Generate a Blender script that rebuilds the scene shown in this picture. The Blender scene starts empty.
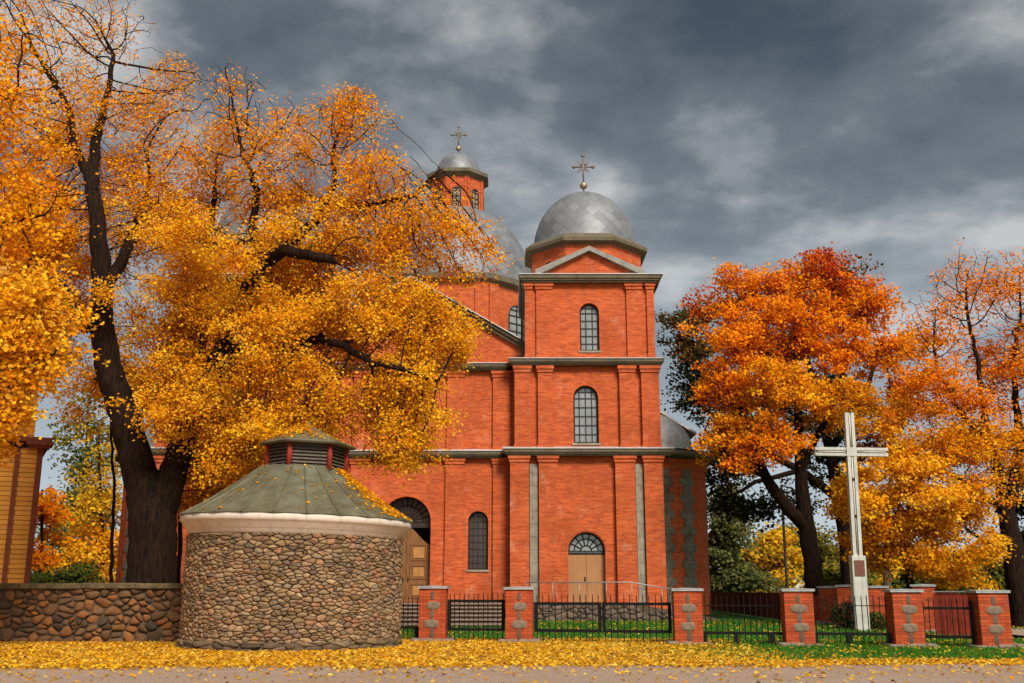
import bpy, math, random
import numpy as np
from mathutils import Vector, Matrix

random.seed(7)
RNG = np.random.default_rng(7)
scene = bpy.context.scene
COL = scene.collection

# ------------------------------------------------------------------ camera
F_PX, TILT, EYE = 1050.0, math.radians(13.24), 1.6
cd = bpy.data.cameras.new("camera")
cd.sensor_width = 36.0
cd.lens = F_PX * 36.0 / 1024.0
cd.clip_start, cd.clip_end = 0.1, 3000
cam = bpy.data.objects.new("camera", cd)
COL.objects.link(cam)
cam.location = (0, 0, EYE)
cam.rotation_euler = (math.pi / 2 + TILT, 0, 0)
scene.camera = cam

# ------------------------------------------------------------------ light
SUN_EL, SUN_AZ = math.radians(42), math.radians(22)      # from behind the camera, a little to its right
sd = Vector((math.cos(SUN_EL) * math.sin(SUN_AZ), -math.cos(SUN_EL) * math.cos(SUN_AZ), math.sin(SUN_EL)))
sl = bpy.data.lights.new("sun", 'SUN')
sl.energy, sl.angle, sl.color = 4.5, math.radians(18), (1.0, 0.94, 0.86)
sun = bpy.data.objects.new("sun", sl)
COL.objects.link(sun)
sun.rotation_euler = sd.to_track_quat('Z', 'Y').to_euler()
sun.location = (20, -20, 40)

scene.view_settings.view_transform = 'Standard'
scene.view_settings.look = 'None'
scene.view_settings.exposure = 0.10
scene.view_settings.gamma = 1.0
scene.render.engine = 'CYCLES'
scene.cycles.use_denoising = True
scene.cycles.max_bounces = 6
scene.cycles.diffuse_bounces = 3
scene.cycles.transmission_bounces = 3
scene.cycles.transparent_max_bounces = 4
scene.cycles.use_adaptive_sampling = True
scene.cycles.adaptive_threshold = 0.02


class NT:
    """small node-tree helper"""
    def __init__(s, tree):
        s.t = tree
        tree.nodes.clear()

    def n(s, kind, props=None, **ins):
        nd = s.t.nodes.new(kind)
        for k, v in (props or {}).items():
            setattr(nd, k, v)
        for k, v in ins.items():
            key = int(k[1:]) if k[0] == 'i' and k[1:].isdigit() else k.replace('_', ' ')
            s.set(nd.inputs[key], v)
        return nd

    def set(s, sock, v):
        if hasattr(v, 'is_output') or isinstance(v, bpy.types.NodeSocket):
            s.t.links.new(v, sock)
        elif isinstance(v, bpy.types.Node):
            s.t.links.new(v.outputs[0], sock)
        else:
            if sock.type == 'RGBA' and len(v) == 3:
                v = (*v, 1)
            sock.default_value = v

    def math(s, op, a, b=0.0, c=None, clamp=False):
        nd = s.n('ShaderNodeMath', {'operation': op, 'use_clamp': clamp}, i0=a, i1=b)
        if c is not None:
            s.set(nd.inputs[2], c)
        return nd.outputs[0]

    def mix(s, f, a, b, mode='MIX'):
        nd = s.n('ShaderNodeMix', {'data_type': 'RGBA', 'blend_type': mode})
        s.set(nd.inputs[0], f)
        s.set(nd.inputs[6], a)
        s.set(nd.inputs[7], b)
        return nd.outputs[2]

    def ramp(s, f, stops, interp='LINEAR'):
        nd = s.n('ShaderNodeValToRGB')
        nd.color_ramp.interpolation = interp
        el = nd.color_ramp.elements
        while len(el) < len(stops):
            el.new(0.5)
        for e, (p, c) in zip(el, stops):
            e.position = p
            e.color = (*c, 1) if len(c) == 3 else c
        s.set(nd.inputs[0], f)
        return nd.outputs[0]

    def noise(s, vec, scale, detail=4, rough=0.55, dist=0.0):
        nd = s.n('ShaderNodeTexNoise', Scale=scale, Detail=detail, Roughness=rough, Distortion=dist)
        if vec is not None:
            s.set(nd.inputs['Vector'], vec)
        return nd.outputs[0]


# ------------------------------------------------------------------ sky
W = bpy.data.worlds.new("World")
scene.world = W
W.use_nodes = True
w = NT(W.node_tree)
sky = w.n('ShaderNodeTexSky', {'sky_type': 'NISHITA', 'sun_disc': False, 'sun_elevation': SUN_EL,
                               'sun_rotation': math.pi - SUN_AZ})
bg1 = w.n('ShaderNodeBackground', Color=sky.outputs[0], Strength=0.06)
tc = w.n('ShaderNodeTexCoord').outputs['Generated']
sep = w.n('ShaderNodeSeparateXYZ', Vector=tc)
zc = w.math('MAXIMUM', sep.outputs[2], 0.0)
den = w.math('ADD', zc, 0.24)
cv = w.n('ShaderNodeCombineXYZ', X=w.math('DIVIDE', sep.outputs[0], den), Y=w.math('DIVIDE', sep.outputs[1], den), Z=9.1)
big = w.noise(cv, 0.9, 2, 0.5, 0.2)
med = w.noise(cv, 3.0, 9, 0.52, 0.1)
cl = w.math('ADD', w.math('MULTIPLY', big, 0.40), w.math('MULTIPLY', med, 1.05))
ccol = w.ramp(cl, [(0.55, (0.052, 0.072, 0.094)), (0.70, (0.128, 0.150, 0.170)), (0.775, (0.26, 0.28, 0.295)), (0.88, (0.56, 0.56, 0.55))])
hz = w.ramp(zc, [(0.06, (1, 1, 1)), (0.17, (0.55, 0.55, 0.55)), (0.34, (0.12, 0.12, 0.12)), (0.5, (0, 0, 0))])
ccol = w.mix(hz, ccol, (0.50, 0.57, 0.63))
# broad glow added to the unseen sky round the sun, for soft fill
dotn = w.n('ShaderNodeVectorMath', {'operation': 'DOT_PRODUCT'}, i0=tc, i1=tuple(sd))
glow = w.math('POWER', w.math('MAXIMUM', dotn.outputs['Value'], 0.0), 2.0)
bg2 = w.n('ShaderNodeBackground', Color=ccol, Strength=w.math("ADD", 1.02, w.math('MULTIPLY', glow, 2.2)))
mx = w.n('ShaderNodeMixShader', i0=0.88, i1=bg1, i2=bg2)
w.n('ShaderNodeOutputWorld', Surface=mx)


# ------------------------------------------------------------------ materials
def mat(name, fn):
    m = bpy.data.materials.new(name)
    m.use_nodes = True
    t = NT(m.node_tree)
    sh = fn(t)
    t.n('ShaderNodeOutputMaterial', Surface=sh)
    return m


def bsdf(t, color, rough=0.8, metal=0.0, bump=None, bstr=0.3, bdist=0.02, spec=0.3):
    b = t.n('ShaderNodeBsdfPrincipled', Base_Color=color, Roughness=rough, Metallic=metal)
    b.inputs['Specular IOR Level'].default_value = spec
    if bump is not None:
        t.set(b.inputs['Normal'], t.n('ShaderNodeBump', Strength=bstr, Distance=bdist, Height=bump))
    return b


def obj_co(t):
    return t.n('ShaderNodeTexCoord').outputs['Object']


def uv_co(t):
    return t.n('ShaderNodeTexCoord').outputs['UV']


def brick_fn(c1, c2, mortar, pale=0.25, bw=0.27, rh=0.085):
    def fn(t):
        uv = uv_co(t)
        oc = obj_co(t)
        bt = t.n('ShaderNodeTexBrick', Vector=uv, Color1=c1, Color2=c2, Mortar=mortar, Scale=1.0, Mortar_Size=0.009,
                 Mortar_Smooth=0.3, Bias=-0.1, Brick_Width=bw, Row_Height=rh)
        col = bt.outputs[0]
        # courses laid from different firings
        b2 = t.n('ShaderNodeTexBrick', {'offset': 0.37}, Vector=uv, Color1=(0, 0, 0), Color2=(1, 1, 1), Mortar=(0, 0, 0), Scale=1.0,
                 Mortar_Size=0.0, Bias=-0.45, Brick_Width=bw * 1.9, Row_Height=rh)
        col = t.mix(t.math('MULTIPLY', b2.outputs[0], 0.38), col, tuple(x * 0.45 for x in c2))
        n1 = t.noise(oc, 0.42, 6, 0.65)
        col = t.mix(t.ramp(n1, [(0.40, (0, 0, 0)), (0.68, (0.85, 0.85, 0.85))]), col,
                    t.mix(0.62, col, tuple(x * 0.40 for x in c1)))
        n2 = t.noise(oc, 1.1, 8, 0.75)
        col = t.mix(t.ramp(n2, [(0.56, (0, 0, 0)), (0.76, (pale, pale, pale))]), col, (0.62, 0.33, 0.21))
        n3 = t.noise(t.n('ShaderNodeMapping', Vector=uv, Scale=(0.7, 9.0, 1)), 1.3, 5, 0.75)
        col = t.mix(t.ramp(n3, [(0.48, (0, 0, 0)), (0.70, (0.60, 0.60, 0.60))]), col, tuple(x * 0.42 for x in c2))
        n4 = t.noise(t.n('ShaderNodeMapping', Vector=uv, Scale=(2.6, 0.22, 1)), 1.7, 5, 0.7)
        col = t.mix(t.ramp(n4, [(0.55, (0, 0, 0)), (0.75, (0.6, 0.6, 0.6))]), col, t.mix(0.5, col, (0.10, 0.035, 0.015)))
        return bsdf(t, col, 0.85, bump=bt.outputs[1], bstr=-0.35, bdist=0.012, spec=0.2)
    return fn


M = {}
M['brick'] = mat('red_brick', brick_fn((0.64, 0.112, 0.022), (0.40, 0.052, 0.011), (0.46, 0.17, 0.08), 0.55))
M['pier_brick'] = mat('pier_brick', brick_fn((0.56, 0.088, 0.020), (0.34, 0.042, 0.012), (0.13, 0.052, 0.028), 0.12))


def speckle(c, rough=0.8, var=0.35, scale=6.0, metal=0.0, spec=0.3, streak=0.0):
    def fn(t):
        oc = obj_co(t)
        n = t.noise(oc, scale, 6, 0.65)
        col = t.mix(t.ramp(n, [(0.32, (0, 0, 0)), (0.70, (1, 1, 1))]), tuple(x * (1 - var) for x in c),
                    tuple(min(1, x * (1 + var)) for x in c))
        if streak:
            n2 = t.noise(t.n('ShaderNodeMapping', Vector=oc, Scale=(4, 4, 0.35)), 1.6, 5, 0.6)
            col = t.mix(t.ramp(n2, [(0.5, (0, 0, 0)), (0.72, (streak,) * 3)]), col, tuple(x * 0.4 for x in c))
        return bsdf(t, col, rough, metal, bump=n, bstr=0.15, bdist=0.02, spec=spec)
    return fn


M['concrete'] = mat('concrete', speckle((0.26, 0.225, 0.165), 0.9, 0.28, 2.5, streak=0.5))
M['cornice'] = mat('cornice_stone', speckle((0.125, 0.098, 0.058), 0.9, 0.25, 1.5, streak=0.5))
M['flashing'] = mat('flashing', speckle((0.50, 0.49, 0.46), 0.5, 0.15, 2.0, 0.2))
M['greystone'] = mat('grey_quoin_stone', speckle((0.16, 0.145, 0.105), 0.9, 0.4, 2.2))

M['footing'] = mat('footing_stone', speckle((0.21, 0.15, 0.105), 0.95, 0.4, 5.0))
M['step'] = mat('brown_step_stone', speckle((0.115, 0.055, 0.036), 0.85, 0.3, 2.0))
M['plaster'] = mat('white_plaster', speckle((0.60, 0.50, 0.40), 0.85, 0.10, 2.0, streak=0.35))
M['iron'] = mat('black_iron', speckle((0.010, 0.009, 0.008), 0.7, 0.3, 20, spec=0.12))
M['darkframe'] = mat('dark_window_frame', speckle((0.018, 0.015, 0.012), 0.6, 0.3, 10))
M['galv'] = mat('galvanised_steel', speckle((0.30, 0.29, 0.27), 0.5, 0.12, 8, 0.6))
M['capmetal'] = mat('grey_cap_metal', speckle((0.36, 0.36, 0.34), 0.55, 0.25, 4.0, 0.3))
M['gabletrim'] = mat('grey_gable_trim', speckle((0.24, 0.225, 0.19), 0.7, 0.25, 3.0, streak=0.4))
M['maroon'] = mat('maroon_planks', speckle((0.12, 0.014, 0.009), 0.8, 0.45, 2.0, streak=0.5))
M['redplank'] = mat('red_planks', speckle((0.30, 0.035, 0.016), 0.8, 0.35, 3.0, streak=0.5))
M['darkplank'] = mat('dark_planks', speckle((0.045, 0.018, 0.010), 0.85, 0.4, 3.0))
M['redpost'] = mat('red_painted_wood', speckle((0.24, 0.022, 0.010), 0.75, 0.3, 6))
M['whitepaint'] = mat('white_paint', speckle((0.46, 0.44, 0.37), 0.55, 0.16, 2.5, streak=0.45))
M['plaque'] = mat('brown_plaque', speckle((0.15, 0.055, 0.030), 0.4, 0.2, 10))
M['tan'] = mat('tan_door', speckle((0.36, 0.165, 0.062), 0.6, 0.10, 2.0, streak=0.2))
M['boardbrown'] = mat('brown_trim', speckle((0.16, 0.035, 0.012), 0.75, 0.25, 4))
M['louver'] = mat('grey_louver_wood', speckle((0.115, 0.092, 0.062), 0.85, 0.35, 8))
M['dark'] = mat('dark_interior', speckle((0.012, 0.010, 0.008), 0.9, 0.2, 3))
M['gold'] = mat('dull_gilt', speckle((0.34, 0.27, 0.17), 0.45, 0.2, 6, 0.6))
M['crossmetal'] = mat('dark_cross_metal', speckle((0.17, 0.145, 0.12), 0.6, 0.2, 6, 0.3))
M['housewall'] = mat('pale_house_wall', speckle((0.55, 0.48, 0.40), 0.85, 0.1, 2))
M['houseroof'] = mat('dark_house_roof', speckle((0.12, 0.07, 0.05), 0.8, 0.2, 2))


def wood_door(t):
    oc = obj_co(t)
    n = t.noise(t.n('ShaderNodeMapping', Vector=oc, Scale=(9, 9, 0.8)), 2.2, 6, 0.6)
    col = t.ramp(n, [(0.3, (0.11, 0.042, 0.012)), (0.7, (0.27, 0.115, 0.032))])
    return bsdf(t, col, 0.55, bump=n, bstr=0.15)


M['door'] = mat('carved_brown_wood', wood_door)
M['doorlight'] = mat('light_brown_panel', speckle((0.40, 0.18, 0.05), 0.5, 0.25, 3))


def dome_metal(t):
    uv = uv_co(t)
    mp = t.n('ShaderNodeMapping', Vector=uv, Rotation=(0, 0, math.radians(45)))
    bt = t.n('ShaderNodeTexBrick', Vector=mp, Color1=(0.13, 0.135, 0.14), Color2=(0.235, 0.24, 0.24), Mortar=(0.10, 0.10, 0.10),
             Scale=1.0, Mortar_Size=0.012, Brick_Width=0.62, Row_Height=0.5, Bias=0.0)
    n = t.noise(obj_co(t), 0.9, 5, 0.6)
    col = t.mix(t.ramp(n, [(0.35, (0, 0, 0)), (0.7, (0.7, 0.7, 0.7))]), bt.outputs[0], (0.22, 0.225, 0.225))
    return bsdf(t, col, 0.58, 0.35, bump=bt.outputs[1], bstr=-0.3, bdist=0.02)


M['dome'] = mat('grey_sheet_metal', dome_metal)


def roof_metal(t):
    oc = obj_co(t)
    n = t.noise(oc, 1.3, 6, 0.65)
    n2 = t.noise(t.n('ShaderNodeMapping', Vector=oc, Scale=(3, 3, 0.6)), 1.5, 5, 0.6)
    col = t.ramp(n, [(0.3, (0.075, 0.066, 0.036)), (0.5, (0.135, 0.125, 0.074)), (0.75, (0.21, 0.205, 0.14))])
    col = t.mix(t.ramp(n2, [(0.5, (0, 0, 0)), (0.75, (0.7, 0.7, 0.7))]), col, (0.085, 0.075, 0.040))
    return bsdf(t, col, 0.55, 0.25, bump=n, bstr=0.08)


M['roofmetal'] = mat('weathered_roof_metal', roof_metal)


def glass_fn(c, rough=0.12):
    def fn(t):
        n = t.noise(obj_co(t), 1.2, 3, 0.5)
        col = t.mix(n, tuple(x * 0.5 for x in c), tuple(x * 1.4 for x in c))  # uneven sky reflection put into the pane colour
        return bsdf(t, col, rough, bump=t.noise(obj_co(t), 2.2, 3, 0.5), bstr=0.12, bdist=0.1, spec=0.9)
    return fn


M['glass'] = mat('pale_window_glass', glass_fn((0.22, 0.23, 0.21)))
M['darkglass'] = mat('dark_leaded_glass', glass_fn((0.045, 0.022, 0.012), 0.3))


def stone_fn(cols, mossy=0.0):
    def fn(t):
        g = t.n('ShaderNodeNewGeometry')
        rpi = g.outputs['Random Per Island']
        oc = obj_co(t)
        col = t.ramp(rpi, [(i / (len(cols) - 1), c) for i, c in enumerate(cols)])
        n = t.noise(oc, 9.0, 6, 0.7)
        col = t.mix(t.ramp(n, [(0.35, (0, 0, 0)), (0.7, (0.8, 0.8, 0.8))]), col, t.mix(0.6, col, (0.03, 0.02, 0.012)))
        n2 = t.noise(oc, 1.1, 4, 0.6)
        col = t.mix(t.ramp(n2, [(0.42, (0, 0, 0)), (0.72, (0.55, 0.55, 0.55))]), col, t.mix(0.7, col, (0.05, 0.035, 0.02)))
        return bsdf(t, col, 0.9, bump=n, bstr=0.5, bdist=0.03, spec=0.2)
    return fn


M['hutstone'] = mat('hut_fieldstone', stone_fn([(0.17, 0.095, 0.04), (0.36, 0.215, 0.095), (0.24, 0.16, 0.09), (0.46, 0.29, 0.14),
                                                (0.15, 0.105, 0.07), (0.40, 0.19, 0.085), (0.30, 0.215, 0.13)]))
M['wallstone'] = mat('wall_fieldstone', stone_fn([(0.11, 0.045, 0.016), (0.27, 0.10, 0.028), (0.13, 0.075, 0.035), (0.33, 0.12, 0.026),
                                                  (0.075, 0.048, 0.025), (0.20, 0.095, 0.035), (0.045, 0.030, 0.018)]))
M['ledgestone'] = mat('ledge_fieldstone', stone_fn([(0.12, 0.075, 0.035), (0.22, 0.14, 0.07), (0.10, 0.07, 0.045), (0.26, 0.17, 0.085)]))
M['basestone'] = mat('base_fieldstone', stone_fn([(0.14, 0.09, 0.06), (0.22, 0.15, 0.11), (0.11, 0.08, 0.065), (0.19, 0.13, 0.09)]))
M['stonegrey'] = mat('inlay_stone', stone_fn([(0.12, 0.055, 0.030), (0.27, 0.20, 0.135), (0.16, 0.075, 0.040), (0.21, 0.14, 0.09), (0.10, 0.042, 0.026)]))
M['mortar'] = mat('dark_mortar', speckle((0.085, 0.055, 0.032), 0.95, 0.4, 6))
M['coping'] = mat('mossy_coping', speckle((0.105, 0.072, 0.032), 0.95, 0.5, 3))


def yellow_boards(t):
    uv = uv_co(t)
    bt = t.n('ShaderNodeTexBrick', Vector=uv, Color1=(0.66, 0.285, 0.034), Color2=(0.54, 0.215, 0.022), Mortar=(0.09, 0.032, 0.006),
             Scale=1.0, Mortar_Size=0.018, Brick_Width=3.5, Row_Height=0.20, Mortar_Smooth=0.4)
    n = t.noise(t.n('ShaderNodeMapping', Vector=uv, Scale=(0.8, 8, 1)), 2.0, 5, 0.6)
    col = t.mix(t.ramp(n, [(0.45, (0, 0, 0)), (0.75, (0.5, 0.5, 0.5))]), bt.outputs[0], (0.38, 0.135, 0.016))
    return bsdf(t, col, 0.75, bump=bt.outputs[1], bstr=-0.4)


M['yellow'] = mat('yellow_boards', yellow_boards)


def bark_fn(t):
    oc = obj_co(t)
    n = t.noise(t.n('ShaderNodeMapping', Vector=oc, Scale=(5, 5, 0.9)), 2.4, 6, 0.65)
    col = t.ramp(n, [(0.35, (0.007, 0.0038, 0.0025)), (0.6, (0.024, 0.0125, 0.007)), (0.8, (0.055, 0.031, 0.018))])
    return bsdf(t, col, 0.95, bump=n, bstr=0.9, bdist=0.08, spec=0.1)


M['bark'] = mat('dark_bark', bark_fn)
M['palebark'] = mat('grey_bark', speckle((0.12, 0.085, 0.06), 0.95, 0.5, 6))


def leaf_fn(t):
    a = t.n('ShaderNodeVertexColor', {'layer_name': 'Col'}).outputs[0]
    g = t.n('ShaderNodeNewGeometry').outputs['Random Per Island']
    v = t.n('ShaderNodeHueSaturation', Hue=t.math('ADD', 0.49, t.math('MULTIPLY', g, 0.02)), Saturation=1.0,
            Value=t.math('ADD', 0.72, t.math('MULTIPLY', g, 0.34)), Color=a)
    d = t.n('ShaderNodeBsdfDiffuse', Color=v)
    tr = t.n('ShaderNodeBsdfTranslucent', Color=v)
    return t.n('ShaderNodeMixShader', i0=0.40, i1=d, i2=tr)


M['leaf'] = mat('autumn_leaves', leaf_fn)


def ground_fn(t):
    oc = obj_co(t)
    s = t.n('ShaderNodeSeparateXYZ', Vector=oc)
    n = t.noise(oc, 0.35, 6, 0.65)
    nf = t.noise(oc, 7.0, 6, 0.75)
    grass = t.ramp(nf, [(0.3, (0.020, 0.075, 0.010)), (0.55, (0.042, 0.140, 0.016)), (0.75, (0.085, 0.165, 0.025))])
    lit = t.ramp(nf, [(0.3, (0.30, 0.13, 0.018)), (0.5, (0.50, 0.235, 0.028)), (0.72, (0.62, 0.33, 0.05))])
    # litter lies thick under the big tree to the left and along the road, grass takes over to the right
    f = t.math('ADD', t.math('MULTIPLY', t.math('SUBTRACT', 4.2, s.outputs[0]), 0.22), t.math('MULTIPLY', t.math('SUBTRACT', n, 0.5), 3.0))
    yb = t.math('MULTIPLY', t.math('SUBTRACT', s.outputs[1], 32.5), 0.35)
    f = t.math('SUBTRACT', f, t.math('MAXIMUM', yb, 0.0), clamp=False)
    rd = t.math('MULTIPLY', t.math('SUBTRACT', 24.6, s.outputs[1]), 0.9)
    f = t.math('MAXIMUM', f, rd)
    f = t.math('ADD', f, 0.0, clamp=True)
    col = t.mix(f, grass, lit)
    return bsdf(t, col, 0.95, bump=nf, bstr=0.6, bdist=0.05, spec=0.1)


M['ground'] = mat('grass_and_litter', ground_fn)


def road_fn(t):
    oc = obj_co(t)
    n = t.noise(oc, 0.5, 5, 0.6)
    nf = t.noise(oc, 22.0, 5, 0.8)
    col = t.ramp(nf, [(0.3, (0.17, 0.115, 0.082)), (0.5, (0.32, 0.225, 0.165)), (0.72, (0.54, 0.41, 0.31))])
    col = t.mix(t.ramp(n, [(0.4, (0, 0, 0)), (0.7, (0.5, 0.5, 0.5))]), col, (0.27, 0.155, 0.075))
    return bsdf(t, col, 0.95, bump=nf, bstr=0.5, bdist=0.02, spec=0.15)


M['road'] = mat('worn_gravelly_asphalt', road_fn)


# ------------------------------------------------------------------ projection helpers (photo pixel -> point at a given distance)
def P(px, py, Y):
    dx, dy = (px - 512) / F_PX, (341.5 - py) / F_PX
    s = Y / (math.cos(TILT) - dy * math.sin(TILT))
    return Vector((dx * s, Y, EYE + (math.sin(TILT) + dy * math.cos(TILT)) * s))


def ground_z(y):
    if y < 34:
        return 0.0
    return min(0.12, (y - 34) * 0.01)


# ------------------------------------------------------------------ mesh builder
class MB:
    def __init__(s):
        s.v, s.f, s.sm, s.uv, s.mi = [], [], [], {}, []
        s.M = None
        s.cur = 0

    def add(s, verts, faces, smooth=False, uvs=None):
        b = len(s.v)
        for p in verts:
            p = Vector(p)
            s.v.append(s.M @ p if s.M is not None else p)
        for i, fc in enumerate(faces):
            if uvs is not None:
                s.uv[len(s.f)] = uvs[i]
            s.f.append(tuple(b + k for k in fc))
            s.sm.append(smooth)
            s.mi.append(s.cur)
        return s

    def quad(s, a, b, c, d):
        return s.add([a, b, c, d], [(0, 1, 2, 3)])

    def box(s, x0, x1, y0, y1, z0, z1, skip=()):
        v = [(x0, y0, z0), (x1, y0, z0), (x1, y1, z0), (x0, y1, z0), (x0, y0, z1), (x1, y0, z1), (x1, y1, z1), (x0, y1, z1)]
        f = {'-y': (0, 1, 5, 4), '+x': (1, 2, 6, 5), '+y': (2, 3, 7, 6), '-x': (3, 0, 4, 7), '+z': (4, 5, 6, 7), '-z': (3, 2, 1, 0)}
        return s.add(v, [q for k, q in f.items() if k not in skip])

    def cbox(s, x0, x1, y0, y1, z0, z1, c=0.02):
        """box with chamfered vertical and top edges"""
        prof = [(x0 + c, y0), (x1 - c, y0), (x1, y0 + c), (x1, y1 - c), (x1 - c, y1), (x0 + c, y1), (x0, y1 - c), (x0, y0 + c)]
        cx, cy = (x0 + x1) / 2, (y0 + y1) / 2
        v = [(x, y, z0) for x, y in prof] + [(x, y, z1 - c) for x, y in prof]
        v += [(cx + (x - cx) * (1 - 2 * c / max(x1 - x0, .01)), cy + (y - cy) * (1 - 2 * c / max(y1 - y0, .01)), z1) for x, y in prof]
        f = []
        for k in (0, 8):
            for i in range(8):
                j = (i + 1) % 8
                f.append((k + i, k + j, k + 8 + j, k + 8 + i))
        f.append(tuple(range(16, 24)))
        f.append(tuple(range(7, -1, -1)))
        return s.add(v, f)

    def prism(s, poly, y0, y1):
        """poly: (x, z) counter-clockwise seen from -y"""
        n = len(poly)
        v = [(x, y0, z) for x, z in poly] + [(x, y1, z) for x, z in poly]
        f = [tuple(range(n)), tuple(range(2 * n - 1, n - 1, -1))]
        for i in range(n):
            j = (i + 1) % n
            f.append((i, i + n, j + n, j))
        return s.add(v, f)

    def lathe(s, prof, n=32, a0=0.0, c=(0, 0), smooth=True, close=False, uvr=None):
        """prof: (r, z) from bottom to top"""
        v, f, uvs = [], [], []
        for r, z in prof:
            for i in range(n):
                a = a0 + 2 * math.pi * i / n
                v.append((c[0] + r * math.cos(a), c[1] + r * math.sin(a), z))
        L = [0.0]
        for (r0, z0), (r1, z1) in zip(prof, prof[1:]):
            L.append(L[-1] + math.hypot(r1 - r0, z1 - z0))
        for k in range(len(prof) - 1):
            for i in range(n):
                j = (i + 1) % n
                f.append((k * n + i, k * n + j, (k + 1) * n + j, (k + 1) * n + i))
                if uvr:
                    ra, rb = prof[k][0], prof[k + 1][0]
                    u0, u1 = (i - n / 2) * 2 * math.pi / n, (i + 1 - n / 2) * 2 * math.pi / n
                    uvs.append([(u0 * uvr, L[k]), (u1 * uvr, L[k]), (u1 * uvr, L[k + 1]), (u0 * uvr, L[k + 1])])
        if close:
            f.append(tuple((len(prof) - 1) * n + i for i in range(n)))
            if uvr:
                uvs.append([(0, 0)] * n)
        return s.add(v, f, smooth, uvs if uvr else None)

    def tube(s, pts, radii, n=6, cap=True):
        pts = [Vector(p) for p in pts]
        v, f = [], []
        prev = None
        for i, p in enumerate(pts):
            d = (pts[min(i + 1, len(pts) - 1)] - pts[max(i - 1, 0)])
            d = d.normalized() if d.length > 1e-9 else Vector((0, 0, 1))
            if prev is None:
                a = Vector((1, 0, 0)) if abs(d.x) < 0.8 else Vector((0, 1, 0))
                u = d.cross(a).normalized()
            else:
                u = prev - d * prev.dot(d)
                u = u.normalized() if u.length > 1e-6 else d.orthogonal().normalized()
            prev = u
            q = d.cross(u)
            r = radii[i] if hasattr(radii, '__len__') else radii
            for k in range(n):
                a = 2 * math.pi * k / n
                v.append(p + u * (r * math.cos(a)) + q * (r * math.sin(a)))
        for i in range(len(pts) - 1):
            for k in range(n):
                j = (k + 1) % n
                f.append((i * n + k, i * n + j, (i + 1) * n + j, (i + 1) * n + k))
        if cap:
            f.append(tuple(range(n - 1, -1, -1)))
            f.append(tuple((len(pts) - 1) * n + k for k in range(n)))
        return s.add(v, f, n > 4)

    def arch_panel(s, x0, x1, z0, z1, y, cx, r, zb, zs, d, n=14):
        """wall rectangle at y facing -y with an arched opening and its reveal of depth d"""
        if cx - r > x0:
            s.quad((x0, y, z0), (cx - r, y, z0), (cx - r, y, z1), (x0, y, z1))
        if cx + r < x1:
            s.quad((cx + r, y, z0), (x1, y, z0), (x1, y, z1), (cx + r, y, z1))
        if zb > z0:
            s.quad((cx - r, y, z0), (cx + r, y, z0), (cx + r, y, zb), (cx - r, y, zb))
        arc = [(cx + r * math.cos(math.pi - math.pi * i / n), zs + r * math.sin(math.pi * i / n)) for i in range(n + 1)]
        for (xa, za), (xb, zb2) in zip(arc, arc[1:]):
            s.quad((xa, y, za), (xb, y, zb2), (xb, y, z1), (xa, y, z1))
        path = [(cx - r, zb)] + arc + [(cx + r, zb), (cx - r, zb)]
        for (xa, za), (xb, zb2) in zip(path, path[1:]):
            s.quad((xa, y, za), (xa, y + d, za), (xb, y + d, zb2), (xb, y, zb2))
        return s

    def build(s, name, mats, root=None, parent=None):
        me = bpy.data.meshes.new(name)
        base = Vector(root.location) if root is not None else Vector((0, 0, 0))
        vv = [tuple(p - base) for p in s.v]
        me.from_pydata(vv, [], s.f)
        me.polygons.foreach_set('use_smooth', s.sm)
        if not isinstance(mats, (list, tuple)):
            mats = [mats]
        for m in mats:
            me.materials.append(m)
        me.polygons.foreach_set('material_index', s.mi)
        ul = me.uv_layers.new(name='UVMap')
        uvs = np.zeros(len(me.loops) * 2)
        k = 0
        for i, fc in enumerate(s.f):
            if i in s.uv:
                for u in s.uv[i]:
                    uvs[k:k + 2] = u
                    k += 2
                continue
            nrm = Vector((0, 0, 0))
            p0 = s.v[fc[0]]
            for a, b in zip(fc[1:], fc[2:]):
                nrm += (s.v[a] - p0).cross(s.v[b] - p0)
            nl = nrm.length or 1
            nrm /= nl
            if abs(nrm.z) > 0.9:
                for a in fc:
                    uvs[k], uvs[k + 1] = s.v[a].x, s.v[a].y
                    k += 2
            else:
                tx, ty = -nrm.y, nrm.x
                l = math.hypot(tx, ty) or 1
                tx, ty = tx / l, ty / l
                for a in fc:
                    uvs[k], uvs[k + 1] = s.v[a].x * tx + s.v[a].y * ty, s.v[a].z
                    k += 2
        ul.data.foreach_set('uv', uvs)
        me.update()
        o = bpy.data.objects.new(name, me)
        COL.objects.link(o)
        p = parent or root
        if p is not None:
            o.parent = p
        return o


def tag(o, label=None, cat=None, group=None, kind=None):
    if label:
        o['label'] = label
    if cat:
        o['category'] = cat
    if group:
        o['group'] = group
    if kind:
        o['kind'] = kind
    return o


def thing(name, loc, label, cat, group=None):
    o = bpy.data.objects.new(name, None)
    COL.objects.link(o)
    o.location = loc
    o.empty_display_size = 0.3
    return tag(o, label, cat, group)


def copy_tree(o, parent=None):
    c = o.copy()
    COL.objects.link(c)
    c.parent = parent
    for ch in [x for x in bpy.data.objects if x.parent == o]:
        copy_tree(ch, c)
    return c


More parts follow.
